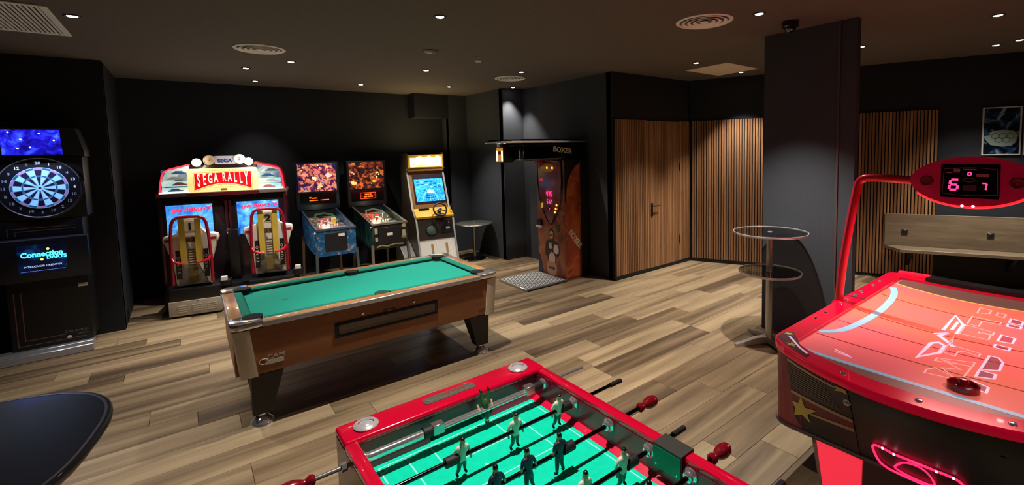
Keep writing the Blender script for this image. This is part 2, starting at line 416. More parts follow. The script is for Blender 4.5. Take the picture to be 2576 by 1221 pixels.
# ------------------------------------------------------------------ ceiling fittings
VENT = M('vent_white', (248, 243, 238), .5)
def diffuser(x, y, r, label):
    t = thing('round_air_vent', label, 'vent', (x, y, HC), 0, 'round ceiling vents')
    B().lathe([(r*.86, -.001), (r, -.001), (r, -.008), (r*.93, -.016), (r*.86, -.008), (r*.86, -.001)], n=40).obj('outer_ring', VENT, t)
    B().lathe([(r*.86, -.002), (0, -.002), (0, -.001), (r*.86, -.001)], n=32).obj('back_plate', M('vent_dark', (120, 112, 106), .7), t)
    for f in (.70, .50, .30):
        B().lathe([(r*f, -.004), (r*(f+.10), -.014), (r*(f+.09), -.018), (r*(f-.01), -.008), (r*f, -.004)], n=36).obj('cone_ring', VENT, t)
    B().lathe([(0, -.010), (r*.16, -.012), (r*.13, -.02), (0, -.022)], n=20).obj('centre_cap', VENT, t)
diffuser(.72, 5.77, .24, 'round white ceiling vent above the pool table on the left')
diffuser(3.82, 2.48, .25, 'large round white ceiling vent in front of the dark dividing wall')
diffuser(4.11, 6.10, .24, 'far round white ceiling vent above the punching machine')
g = thing('air_grille', 'rectangular white slatted air grille in the upper left ceiling corner', 'vent', (-1.05, 5.51, HC))
for a in ((-.42, -.38, -.52, .52), (.30, .345, -.52, .52), (-.38, .30, -.52, -.478), (-.38, .30, .478, .52)):
    B().box(a[0], a[1], a[2], a[3], -.012, -.001, .003, 1).obj('frame', VENT, g)
B().box(-.38, .30, -.478, .478, -.0015, -.0005).obj('back_plate', M('grille_dark', (46, 40, 38), .8), g, smooth=False)
q = B().box(-.007, .007, -.476, .476, -.010, -.003, 0).obj('louvre', VENT, g, smooth=False); me = q.data; q.location = (-.362, 0, 0)
for k in range(1, 24):
    o = link('louvre', me, g); o.location = (-.362+.0282*k, 0, 0)
tag(B().prism([(5.97, 4.19), (5.93, 3.49), (6.80, 3.50), (6.87, 4.20)], 'z', HC-.006, HC-.0005).obj('ceiling_panel', M('panel_beige', (238, 222, 204), .7), smooth=False), 'square beige access panel in the ceiling near the slatted corner', 'ceiling panel')
t = thing('dome_camera', 'black dome security camera on the ceiling by the dividing wall', 'camera', (4.52, 2.03, HC))
B().lathe([(0, 0), (.072, 0), (.074, -.05), (.062, -.058), (0, -.058)], n=24).obj('housing', BLACKG, t)
B().ball((0, 0, -.056), .052, (1, 1, .95), 20).obj('dome', M('dome_smoke', (8, 8, 9), .06, coat=1.0), t)
t = thing('smoke_detector', 'small white smoke detector on the ceiling', 'smoke detector', (2.92, 5.02, HC))
B().lathe([(0, 0), (.05, 0), (.052, -.014), (.046, -.018), (.044, -.036), (.032, -.046), (0, -.046)], n=20).obj('body', M('detector_white', (214, 196, 184), .5), t)
B().lathe([(.0465, -.019), (.049, -.022), (.0465, -.026)], n=20).obj('vent_slot', BLACK, t)
t = thing('ceiling_speaker', 'flat brown grey ceiling dome in the middle of the ceiling', 'ceiling fitting', (2.26, 4.93, HC))
B().lathe([(0, 0), (.085, 0), (.085, -.01), (.06, -.022), (0, -.03)], n=24).obj('body', M('dome_brown', (104, 92, 84), .45), t)

# ------------------------------------------------------------------ pool table
t = thing('pool_table', 'coin-operated pool table with green cloth and wooden sides', 'pool table', (1.30, 4.50, 0), -.6)
X0, X1, Y0, Y1 = -1.10, 1.10, -.60, .62
FELTG = grainy('pool_cloth', (15, 156, 136), .05, 160, .9, bump=.05)
FELTG2 = grainy('pool_cushion', (10, 124, 108), .05, 160, .9, bump=.05)
B().box(X0+.055, X1-.055, Y0+.01, Y0+.035, .41, .755).obj('side_panel', POOLW, t, smooth=False)
B().box(X0+.055, X1-.055, Y1-.035, Y1-.01, .41, .755).obj('side_panel', POOLW, t, smooth=False)
B().box(X0+.01, X0+.035, Y0+.06, Y1-.06, .41, .755).obj('end_panel', POOLW, t, smooth=False)
B().box(X1-.035, X1-.01, Y0+.06, Y1-.06, .41, .755).obj('end_panel', POOLW, t, smooth=False)
B().box(X0+.04, X1-.04, Y0+.04, Y1-.04, .40, .42).obj('underside', BLACKM, t, smooth=False)
B().box(X0+.14, X1-.14, Y0+.14, Y1-.14, .735, .765).obj('cloth_bed', FELTG, t, smooth=False)
POSTM = M('post_cream', (206, 196, 176), .35)
for sx in (-1, 1):
    for sy in (-1, 1):
        ex = X0 if sx < 0 else X1; ey = Y0 if sy < 0 else Y1; rr = []
        for z, s in ((.40, .035), (.755, .0)):
            ox = ex-sx*s; rr.append([(ox-sx*.11, ey, z), (ox-sx*.035, ey, z), (ox-sx*.01, ey-sy*.01, z), (ox, ey-sy*.035, z), (ox, ey-sy*.10, z), (ox-sx*.03, ey-sy*.10, z), (ox-sx*.03, ey-sy*.03, z), (ox-sx*.11, ey-sy*.03, z)])
        B().loft(rr).obj('corner_post', POSTM, t)
        # chrome corner casting, L shaped with rounded outer corner
        pts = [(ex-sx*.20, ey-sy*.0), (ex-sx*.06, ey+sy*.012), (ex-sx*.02, ey+sy*.005), (ex+sx*.002, ey-sy*.02), (ex+sx*.012, ey-sy*.06), (ex+sx*.002, ey-sy*.19), (ex-sx*.075, ey-sy*.19), (ex-sx*.125, ey-sy*.165), (ex-sx*.155, ey-sy*.13), (ex-sx*.19, ey-sy*.08)]
        if sx*sy < 0: pts = pts[::-1]
        B().prism(pts, 'z', .765, .812, .008).obj('corner_casting', CHROME, t)
        B().lathe([(0, .7665), (.062, .7665), (.068, .815), (.058, .8165), (0, .8165)], (ex-sx*.145, ey-sy*.145, 0), 20).obj('corner_pocket', BLACKM, t)
        # leg
        lx, ly = ex-sx*.205, ey-sy*.105; rr = []
        for z, w, dx in ((.40, .105, 0), (.085, .062, -.0)):
            cxx = lx+sx*(.0 if z > .2 else .045)
            rr.append([(cxx+w*a, ly+w*.8*b, z) for a, b in ((-1, -1), (1, -1), (1, 1), (-1, 1))])
        lg = B().loft(rr).obj('leg', M('leg_black', (22, 22, 24), .55), t, smooth=False)
        B().lathe([(0, .0), (.082, .0), (.078, .02), (.045, .05), (.03, .065), (.03, .088), (0, .088)], (lx+sx*.045, ly, 0), 24).obj('foot', CHROME, lg)
for sy in (-1, 1):
    ey = Y0 if sy < 0 else Y1
    a, b = sorted((ey, ey-sy*.085)); c, d = sorted((ey-sy*.085, ey-sy*.14))
    B().box(X0+.20, X1-.20, a, b, .765, .803, .006).obj('top_rail', POOLR, t)
    for h0, h1 in ((X0+.22, -.07), (.07, X1-.22)):
        B().prism([(ey-sy*.085, .766), (ey-sy*.085, .803), (ey-sy*.135, .800), (ey-sy*.145, .790), (ey-sy*.125, .766)], 'x', h0, h1).obj('cushion', FELTG2, t)
    B().lathe([(0, .7665), (.055, .7665), (.06, .803), (.05, .8045), (0, .8045)], (0, ey-sy*.125, 0), 20).obj('side_pocket', BLACKM if sy > 0 else M('pocket_green', (8, 70, 58), .9), t)
    lo, hi = sorted((ey+sy*.008, ey-sy*.004))
    B().box(X0+.19, X1-.19, lo, hi, .762, .800, .003, 1).obj('edge_trim', ALU, t)
    for k in range(7):
        if k == 3: continue
        B().lathe([(0, .8035), (.008, .8035), (.006, .805), (0, .8055)], (X0+.42+k*.227, ey-sy*.045, 0), 10).obj('diamond_marker', WHITEP, t)
for sx in (-1, 1):
    ex = X0 if sx < 0 else X1
    a, b = sorted((ex, ex-sx*.085))
    B().box(a, b, Y0+.19, Y1-.19, .765, .803, .006).obj('top_rail', POOLR, t)
    B().prism([(ex-sx*.085, .766), (ex-sx*.085, .803), (ex-sx*.135, .800), (ex-sx*.145, .790), (ex-sx*.125, .766)], 'y', Y0+.21, Y1-.21).obj('cushion', FELTG2, t)
    lo, hi = sorted((ex+sx*.008, ex-sx*.004))
    B().box(lo, hi, Y0+.18, Y1-.18, .762, .800, .003, 1).obj('edge_trim', ALU, t)
B().box(-.42, .46, Y0+.004, Y0+.0095, .535, .66, .002, 1).obj('window_frame', BLACKM, t)
B().box(-.39, .43, Y0+.0025, Y0+.0045, .562, .635).obj('window_pane', M('ball_window', (62, 44, 34), .15, coat=.6), t)
for x, z in ((-.20, .692), (.24, .694)):
    B().lathe([(.012, 0), (.012, -.006), (.007, -.010), (0, -.011)], (x, Y0+.011, z), 12, 'y').obj('lock', CHROME, t)
B().box(-.03, .09, Y0+.002, Y0+.010, .664, .678, .003, 1).obj('coin_slot', M('slot_bronze', (134, 92, 66), .4, .6), t)
st = B().box(-.905, -.785, Y0+.007, Y0+.0095, .468, .502).obj('sticker', M('sticker_silver', (196, 190, 178), .5), t)
text('sticker_text', 'CAM', .045, M('sticker_silver', (196, 190, 178), .5), st, (-.835, Y0+.008, .522), (1, 0, 0), (0, 0, 1), sx=1.2)
B().tube([(-.915+.03*math.cos(k*.6), Y0+.008, .497+.02*math.sin(k*.6)) for k in range(11)], .0035, 6, closed=True).obj('sticker_ring', M('sticker_silver', (196, 190, 178), .5), st)
B().box(.88, 1.0, Y0+.007, Y0+.0095, .47, .492).obj('sticker', M('sticker_brown', (120, 84, 62), .5), t)
B().box(-.70, -.655, .02, .03, .7652, .7656).obj('cloth_tear', M('tear', (6, 60, 50), .9), t)

# ------------------------------------------------------------------ foosball table
FT = thing('foosball_table', 'red foosball table with turquoise pitch and small two-legged players', 'table football', (.855, 1.0, 0), 0)
FX0, FX1, FY0, FY1 = -.46, .465, -.90, .87
PITCHM = grainy('foos_pitch', (0, 220, 182), .03, 40, .7, bump=.0)
PITCHM.node_tree.nodes['Principled BSDF'].inputs['Specular IOR Level'].default_value = .15
LINE = M('pitch_line', (150, 246, 236), .5)
B().box(FX0+.01, FX1-.01, FY1-.02, FY1-.0, .62, .93).obj('end_panel', REDD, FT, smooth=False)
B().box(FX0, FX0+.03, FY0, FY1-.02, .62, .928).obj('side_panel', M('foos_side', (150, 84, 84), .3, coat=.4), FT, smooth=False)
B().box(FX1-.03, FX1, FY0, FY1-.02, .62, .928).obj('side_panel', M('foos_side', (150, 84, 84), .3, coat=.4), FT, smooth=False)
B().box(FX0+.03, FX1-.03, FY0, FY0+.03, .62, .93).obj('end_panel', REDD, FT, smooth=False)
B().box(FX0, FX1, FY1-.138, FY1, .925, .955, .014, 3).obj('end_cap', REDG, FT)
B().box(FX0, FX1, FY0, FY0+.2, .925, .955, .014, 3).obj('end_cap', REDG, FT)
for a, b in ((FX0, FX0+.045), (FX1-.048, FX1)):
    B().box(a, b, FY0+.2, FY1-.139, .926, .950, .007, 2).obj('side_rail', REDG, FT)
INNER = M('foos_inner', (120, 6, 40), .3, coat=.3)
B().box(FX1-.050, FX1-.028, FY0+.03, FY1-.13, .77, .9265).obj('inner_wall', INNER, FT, smooth=False)
B().box(FX0+.028, FX0+.047, FY0+.03, FY1-.13, .77, .9265).obj('inner_wall', INNER, FT, smooth=False)
B().box(FX0+.03, FX1-.03, FY1-.13, FY1-.11, .875, .9255).obj('end_wall', INNER, FT, smooth=False)
B().box(FX0+.03, -.13, FY1-.13, FY1-.112, .77, .876).obj('end_wall', INNER, FT, smooth=False)
B().box(.13, FX1-.03, FY1-.13, FY1-.112, .77, .876).obj('end_wall', M('foos_pink', (214, 22, 74), .3), FT, smooth=False)
B().box(-.129, .129, FY1-.04, FY1-.03, .77, .876).obj('goal_back', BLACKM, FT, smooth=False)
RAMP = M('foos_ramp', (226, 16, 66), .3, coat=.3)
fx0, fx1 = -.368, .386
pitch = B().box(fx0, fx1, FY0+.05, FY1-.05, .807, .815).obj('pitch', PITCHM, FT, smooth=False)
for sx in (-1, 1):
    e = fx1 if sx > 0 else fx0; w = (FX1-.050) if sx > 0 else (FX0+.047)
    B().prism([(e, .807), (w, .807), (w, .829), (e, .8155)], 'y', FY0+.05, FY1-.131).obj('ball_ramp', RAMP, FT, smooth=False)
B().box(FX0+.03, FX1-.03, FY0+.03, FY1-.03, .60, .62).obj('underside', BLACKM, FT, smooth=False)
# pitch markings (local y: goal line at top)
gl = FY1-.152; zz = .8152
def pl(name, pts, closed=False, w=.006):
    return B().ribbon([(x, y, zz) for x, y in pts], w, (0, 0, 1), closed, .0004).obj(name, LINE, pitch, smooth=False)
pl('outline', [(fx0+.02, FY0+.10), (fx1-.02, FY0+.10), (fx1-.02, gl), (fx0+.02, gl)], True)
pl('penalty_box', [(-.245, gl), (-.245, gl-.33), (.245, gl-.33), (.245, gl)])
pl('goal_box', [(-.145, gl), (-.145, gl-.155), (.145, gl-.155), (.145, gl)])
pl('half_line', [(fx0+.02, -.02), (fx1-.02, -.02)])
pl('centre_circle', arc(0, -.02, .13, 0, 351, 39), True)
pl('penalty_arc', arc(0, gl-.24, .13, 222, 318, 14))
pl('corner_arc', arc(fx0+.02, gl, .035, 270, 360, 6)); pl('corner_arc', arc(fx1-.02, gl, .035, 180, 270, 6))
B().lathe([(0, 0), (.009, 0), (.009, .0005), (0, .0005)], (-.02, gl-.245, zz), 16).obj('penalty_spot', LINE, pitch, smooth=False)
# figures
def make_figure(name, shirt, trousers, keeper=False):
    me = bpy.data.meshes.new('skeleton'); bm = bmesh.new()
    J = {'pel': (0, 0, -.012), 'che': (0, .001, .014), 'nec': (0, .001, .030), 'hd': (0, .0, .040), 'ht': (0, 0, .050),
         'sl': (-.014, .001, .024), 'el': (-.021, .004, .006), 'hl': (-.024, -.006, -.014), 'sr': (.014, .001, .024), 'er': (.021, .004, .006), 'hr': (.024, -.006, -.014),
         'pl': (-.007, 0, -.018), 'kl': (-.009, -.003, -.034), 'al': (-.011, .004, -.049), 'tl': (-.012, -.006, -.0525),
         'pr': (.007, 0, -.018), 'kr': (.010, .003, -.034), 'ar': (.013, .006, -.049), 'tr': (.014, -.004, -.0525)}
    rr = {'pel': .009, 'che': .0115, 'nec': .005, 'hd': .0078, 'ht': .0066, 'sl': .0052, 'el': .0038, 'hl': .003, 'sr': .0052, 'er': .0038, 'hr': .003,
          'pl': .0068, 'kl': .0052, 'al': .0038, 'tl': .0036, 'pr': .0068, 'kr': .0052, 'ar': .0038, 'tr': .0036}
    ks = list(J); vs = {k: bm.verts.new(J[k]) for k in ks}
    for a, b in (('pel', 'che'), ('che', 'nec'), ('nec', 'hd'), ('hd', 'ht'), ('che', 'sl'), ('sl', 'el'), ('el', 'hl'), ('che', 'sr'), ('sr', 'er'), ('er', 'hr'), ('pel', 'pl'), ('pl', 'kl'), ('kl', 'al'), ('al', 'tl'), ('pel', 'pr'), ('pr', 'kr'), ('kr', 'ar'), ('ar', 'tr')): bm.edges.new((vs[a], vs[b]))
    bm.to_mesh(me); bm.free()
    o = bpy.data.objects.new('skeleton', me); COL.objects.link(o)
    md = o.modifiers.new('s', 'SKIN'); o.modifiers.new('u', 'SUBSURF').levels = 1
    for k, v in zip(ks, me.skin_vertices[0].data): v.radius = (rr[k], rr[k]); v.use_root = (k == 'pel')
    dg = bpy.context.evaluated_depsgraph_get(); out = bpy.data.meshes.new_from_object(o.evaluated_get(dg))
    bpy.data.objects.remove(o)
    out.materials.clear()
    for m in (shirt, trousers, M('figure_skin', (206, 168, 128), .4), M('figure_hair', (18, 14, 12), .3)): out.materials.append(m)
    for p in out.polygons:
        c = p.center; p.use_smooth = True
        if c.z > .0455 or (c.z > .0375 and c.y > -.0015): k = 3
        elif c.z > .031: k = 2
        elif c.z < -.046: k = 3
        elif abs(c.x) > .0165 and c.z < .010: k = 2
        elif c.z > -.011: k = 0
        else: k = 1
        p.material_index = k
    return out
TROUS = M('figure_trousers', (38, 92, 76), .4)
FIG = {'white': make_figure('w', M('figure_white', (222, 214, 196), .4), TROUS), 'navy': make_figure('n', M('figure_navy', (30, 32, 62), .4), M('figure_dark', (24, 52, 48), .4)),
       'keeper': make_figure('k', M('figure_green', (30, 62, 40), .4), M('figure_green2', (58, 92, 50), .4))}
RODM = M('rod_dark', (74, 66, 68), .18, 1.0)
HANDLE = M('handle_red', (120, 10, 24), .22, coat=.6)
ZR = .904
rods = [(.681, -.60, .665, 'L', None, []), (.463, -.62, .71, 'L', 'white', [-.128, .106, .324]), (.250, -.56, .62, 'R', 'navy', [-.115, .014, .154]),
        (.045, -.66, .62, 'L', 'white', [-.29, -.10, .09, .269]), (-.128, -.52, .56, 'R', 'navy', [-.25, -.1, .05, .21]), (-.34, -.66, .61, 'L', 'white', [-.2, .0, .2]), (-.555, -.6, .57, 'R', 'navy', [-.15, .12])]
for k, (y, xa, xb, side, team, men) in enumerate(rods):
    r = B().cyl((xa, y, ZR), (xb, y, ZR), .0078, n=12).obj('rod', CHROME if k == 0 else RODM, FT)
    for x in (FX1-.051, FX0+.048):
        sg = 1 if x > 0 else -1
        B().lathe([(.010, sg*.0), (.026, sg*0), (.026, -sg*.006), (.018, -sg*.012), (.017, -sg*.022), (.011, -sg*.026), (.009, -sg*.026)], (x, y, ZR), 16, 'x').obj('bushing', CHROME, r)
    B().cyl((FX0-.006, y, ZR), (FX0-.026, y, ZR), .016, n=6).obj('hex_nut', CHROME, r)
    if side == 'R':
        hx = xb-.01; sg = 1
    else: hx = xa+.01; sg = -1
    hp = [(0, 0), (.013, 0), (.019, .006), (.019, .018), (.013, .026), (.0125, .034), (.019, .046), (.0245, .064), (.0255, .08), (.0235, .098), (.016, .110), (0, .114)]
    B().lathe([(rr, sg*(h-.02)) for rr, h in hp], (hx, y, ZR), 18, 'x').obj('handle', HANDLE, r)
    if side == 'L' and k: B().cyl((xb-.07, y, ZR), (xb, y, ZR), .0105, n=12).obj('rubber_tip', RUBBER, r)
    for m in men:
        o = link('player', FIG[team], r); o.location = (m, y, ZR+.002); o.scale = (1.45, 1.45, 1.5); o.rotation_euler = (rad(rnd.uniform(-4, 10)), 0, 0 if team == 'white' else PI)
    for m in ([men[0]-.042, men[-1]+.042] if men else []):
        B().cyl((m-.024, y, ZR), (m+.024, y, ZR), .0185, n=16).obj('bumper', RUBBER, r)
    if k == 0:
        B().cyl((FX0+.06, y, ZR-.002), (-.185, y, ZR-.002), .0175, n=16).obj('telescopic_sleeve', CHROME, r)
        for a, b, rr in ((-.182, -.148, .0215), (.355, .40, .020)): B().cyl((a, y, ZR), (b, y, ZR), rr, n=16).obj('bumper', RUBBER, r)
        for a, b in ((-.147, -.098), (.305, .354)): B().box(a, b, y-.019, y+.019, ZR-.019, ZR+.021, .003, 1).obj('rod_block', STEEL, r)
        for dy in (-.011, .011): B().cyl((-.098, y+dy, ZR-.004), (.305, y+dy, ZR-.004), .0068, n=10).obj('guide_rod', CHROME, r)
        o = link('player', FIG['keeper'], r); o.location = (.10, y, ZR+.004); o.rotation_euler = (rad(172), 0, 0); o.scale = (1.45, 1.45, 1.45)
# cap fittings
for x in (-.362, .352):
    c = B().lathe([(.034, 0), (.045, 0), (.047, .006), (.040, .013), (.030, .016), (.030, .012), (.034, 0)], (x, FY1-.070, .9545), 24).obj('cup_ring', SATIN, FT)
    B().lathe([(0, .014), (.014, .013), (.027, .006), (.030, 0)], (x, FY1-.070, .9560), 20).obj('cup_knob', SATIN, c)
pb = B().prism(rrect(-.125, .115, FY1-.092, FY1-.040, .015), 'z', .9548, .9572).obj('name_plate', M('plate_grey', (112, 104, 94), .3, .3), FT)
B().box(-.1, .09, FY1-.078, FY1-.073, .9573, .9600).obj('plate_bar', CHROME, pb)
for x in (-.108, .098): B().lathe([(.008, 0), (.007, .003), (0, .004)], (x, FY1-.066, .9572), 12).obj('plate_screw', CHROME, pb)
text('plate_text', 'INFINITER', .022, M('plate_red', (196, 72, 46), .4), pb, (.015, FY1-.058, .9580), (1, 0, 0), (0, 1, 0), sx=1.05)
sb = B().prism([(FX1-.068, .87), (FX1-.068, .957), (FX1+.006, .957), (FX1+.006, .90), (FX1-.0, .90), (FX1-.0, .951), (FX1-.061, .951), (FX1-.061, .87)], 'y', -.10, .018).obj('score_block', M('score_grey', (54, 52, 50), .5), FT, smooth=False)
B().box(FX1-.0705, FX1-.0685, -.098, .016, .872, .948).obj('score_plate', M('score_green', (20, 112, 82), .35), sb, smooth=False)
for y in (-.085, .003): B().lathe([(.004, 0), (.003, -.0015), (0, -.002)], (FX1-.0705, y, .884), 8, 'x').obj('screw', CHROME, sb)
for sx in (-1, 1):
    for yy in (FY0+.1, FY1-.1):
        x = FX0+.07 if sx < 0 else FX1-.07
        B().loft([[(x+w*a, yy+w*b, z) for a, b in ((-1, -1), (1, -1), (1, 1), (-1, 1))] for z, w in ((0, .035), (.62, .055))]).obj('leg', REDD, FT, smooth=False)
        
# ------------------------------------------------------------------ bar tables
def se_pts(rx, n, k=48, rot=0):
    out = []
    for i in range(k):
        a = 2*PI*i/k; c, s = math.cos(a), math.sin(a)
        x = rx*math.copysign(abs(c)**(2/n), c); y = rx*math.copysign(abs(s)**(2/n), s)
        out.append((x*math.cos(rot)-y*math.sin(rot), x*math.sin(rot)+y*math.cos(rot)))
    return out
t = thing('black_bar_table', 'black rounded bar table top in the lower left corner', 'table', (-.76, 2.17, 0))
def sc(pts, f, z): return [(x*f, y*f, z) for x, y in pts]
P0 = se_pts(.492, 2.7, 56, rad(-10))
B().loft([sc(P0, .90, 1.065), sc(P0, .985, 1.068), sc(P0, 1.0, 1.078), sc(P0, 1.0, 1.092), sc(P0, .99, 1.099), sc(P0, .972, 1.1)]).obj('tabletop', M('table_black', (26, 26, 31), .42, coat=.2), t)
B().ribbon([(x*.966, y*.966, 1.0996) for x, y in P0], .008, (0, 0, 1), True, .0012).obj('edge_band', M('band_grey', (108, 104, 108), .3), t)
B().cyl((0, 0, .02), (0, 0, 1.066), .035).obj('pole', BLACK, t)
B().lathe([(0, 0), (.25, 0), (.25, .012), (.06, .03), (0, .03)], n=32).obj('base', BLACK, t)

t = thing('glass_bar_table', 'tall round glass bar table with a lower glass shelf beside the dividing wall', 'table', (4.53, 2.20, 0))
RIM = SATIN
B().lathe([(0, 1.136), (.335, 1.136), (.338, 1.141), (.335, 1.146), (0, 1.146)], n=48).obj('glass_top', SMOKE, t)
B().lathe([(.335, 1.131), (.341, 1.131), (.343, 1.141), (.341, 1.151), (.335, 1.151), (.335, 1.131)], n=48).obj('top_rim', RIM, t)
B().lathe([(0, 1.1465), (.025, 1.1465), (.018, 1.152), (0, 1.153)], n=16).obj('top_cap', CHROME, t)
B().lathe([(.030, .738), (.283, .738), (.286, .743), (.283, .748), (.030, .748)], n=48).obj('glass_shelf', SMOKE, t)
B().lathe([(.283, .733), (.289, .733), (.291, .743), (.289, .753), (.283, .753), (.283, .733)], n=48).obj('shelf_rim', RIM, t)
B().cyl((0, 0, .05), (0, 0, 1.135), .032, n=24).obj('pole', STEEL, t)
B().lathe([(.033, .71), (.045, .715), (.045, .735), (.033, .737)], n=20).obj('shelf_collar', STEEL, t)
for k in range(4):
    a = rad(148+90*k); c, s = math.cos(a), math.sin(a); rr = []
    for r, z, w, h in ((.02, .055, .03, .035), (.15, .05, .026, .03), (.27, .022, .024, .024), (.355, .014, .024, .014)):
        rr.append([(c*r-s*w*u, s*r+c*w*u, z+h*v) for u, v in ((-1, -1), (1, -1), (1, 1), (-1, 1))])
    B().loft(rr).obj('foot', STEEL, t)

t = thing('low_round_table', 'low round aluminium-topped table in the far dark corner', 'table', (4.24, 7.66, 0))
B().lathe([(0, .652), (.30, .652), (.338, .662), (.345, .672), (.338, .682), (.30, .685), (.02, .690), (0, .690)], n=48).obj('tabletop', STEEL, t)
B().lathe([(0, .690), (.018, .690), (.012, .700), (0, .702)], n=14).obj('top_cap', CHROME, t)
B().cyl((0, 0, .03), (0, 0, .653), .026, n=20).obj('pole', STEEL, t)
B().lathe([(0, 0), (.20, 0), (.205, .008), (.17, .02), (.05, .045), (0, .045)], n=36).obj('base', M('base_dark', (30, 29, 30), .3, .6), t)
for a in (200, 320): B().lathe([(0, 0), (.02, 0), (.018, .015), (0, .018)], (.225*math.cos(rad(a)), .225*math.sin(rad(a)), 0), 12).obj('foot', WHITEP, t)

# ------------------------------------------------------------------ dart machine (local x to the right, y into the wall)
t = thing('dart_machine', 'black electronic dart machine with blue screen and lit dartboard', 'dart machine', (-1.52, 6.78, 0))
CX, CZ = .376, 1.748
DBODY = M('dart_body', (11, 12, 16), .5)
B().box(-.03, .66, 0, .16, 0, .075, .006, 1).box(-.03, .66, .03, .16, .075, .105, .004, 1).obj('toe_bar', ALU, t)
B().box(.07, .655, .10, .54, .10, 1.42, .01).obj('cabinet', DBODY, t)
B().box(.045, .70, .11, .54, 1.42, 2.06, .02).obj('upper_cabinet', DBODY, t)
hood = B().prism([(.06, 2.06), (.715, 2.06), (.715, 2.12), (.66, 2.36), (.10, 2.36), (.06, 2.12)], 'y', .14, .54, .012).obj('hood', M('hood_grey', (34, 34, 38), .45), t)
scr = splash('dart_sky_screen', [(.30, (14, 10, 90)), (.45, (28, 20, 190)), (.56, (44, 50, 250)), (.66, (70, 110, 255)), (.78, (200, 220, 255))], 12.0, 0, 1.15, .2, detail=8.0)
sp = B().prism([(.137, 2.085), (.556, 2.085), (.544, 2.338), (.128, 2.338)], 'y', .1345, .1395).obj('top_screen', scr, t, smooth=False)
for x, z in ((.19, 2.31), (.245, 2.15), (.33, 2.16), (.40, 2.30), (.50, 2.23), (.27, 2.24)):
    B().lathe([(.008, 0), (0, -.001)], (x, .1343, z), 10, 'y').obj('star_glow', M('star_glow', (220, 235, 255), .3, emit=(205, 225, 255), es=2.0), sp)
# dartboard
B().lathe([(0, .108), (.315, .108), (.315, .085), (.300, .078), (.292, .085), (.292, .09), (0, .09)], (CX, 0, CZ), 56, 'y').obj('surround_ring', M('board_ring', (26, 26, 36), .35), t)
B().lathe([(.208, .089), (.205, .086), (0, .086)], (CX, 0, CZ), 48, 'y').obj('wire_web', M('web_white', (196, 214, 246), .4, emit=(150, 190, 255), es=.35), t)
LT = M('segment_light', (150, 196, 236), .45, emit=(120, 190, 255), es=.75); DK = M('segment_dark', (20, 20, 62), .5)  # segment emission stands in for the cool hood light on the board
RD = M('segment_rose', (178, 140, 190), .45, emit=(150, 120, 220), es=.3); TL = M('segment_teal', (40, 92, 128), .45, emit=(40, 120, 190), es=.2)
def wedge(r0, r1):
    w = rad(9); m0 = .0030/max(r0, .03); m1 = .0030/r1
    pts = [(r0*math.sin(a), r0*math.cos(a)) for a in (-w+m0, 0, w-m0)]+[(r1*math.sin(a), r1*math.cos(a)) for a in (w-m1, w/2, 0, -w/2, -w+m1)]
    return B().prism(pts, 'y', .080, .0858)
segs = {}
for nm, r0, r1, cc in (('double_segment', .185, .203, (RD, TL)), ('outer_segment', .128, .182, (DK, LT)), ('treble_segment', .114, .125, (TL, TL)), ('inner_segment', .026, .111, (DK, LT))):
    for par in (0, 1):
        o = wedge(r0, r1).obj(nm, cc[par], t, smooth=False); me = o.data; o.location = (CX, 0, CZ); o.rotation_euler = (0, rad(18*par), 0)
        for k in range(par+2, 20, 2):
            o = link(nm, me, t); o.location = (CX, 0, CZ); o.rotation_euler = (0, rad(18*k), 0)
B().lathe([(0, .079), (.011, .079), (.011, .086)], (CX, 0, CZ), 16, 'y').obj('inner_bull', M('bull_dark', (30, 44, 84), .4), t)
B().lathe([(.0125, .086), (.0125, .0795), (.023, .0795), (.023, .086)], (CX, 0, CZ), 20, 'y').obj('outer_bull', LT, t)
for k, s in enumerate('20 1 18 4 13 6 10 15 2 17 3 19 7 16 8 11 14 9 12 5'.split()):
    a = rad(18*k); lit = s in ('20', '18', '12', '13', '1', '6')
    text('number', s, .040, M('num_lit', (210, 225, 250), .4, emit=(170, 200, 255), es=.7) if lit else M('num_dim', (150, 160, 190), .4, emit=(120, 140, 200), es=.12), t, (CX+.25*math.sin(a), .0885, CZ+.25*math.cos(a)), (1, 0, 0), (0, 0, 1), fat=.0012)
B().tube([(CX+.302*math.cos(rad(a)), .08, CZ+.302*math.sin(rad(a))) for a in range(18, 160, 6)], .004, 6).obj('ring_strip', ALU, t)
li = bpy.data.lights.new('board_lamp', 'AREA'); li.energy = 2.2; li.color = (.55, .68, 1.0); li.size = .35; li.shape = 'RECTANGLE'; li.size_y = .02
lo = bpy.data.objects.new('board_lamp', li); COL.objects.link(lo); lo.parent = t; lo.location = (CX, -.05, 2.04); lo.rotation_euler = (rad(-16), 0, 0)
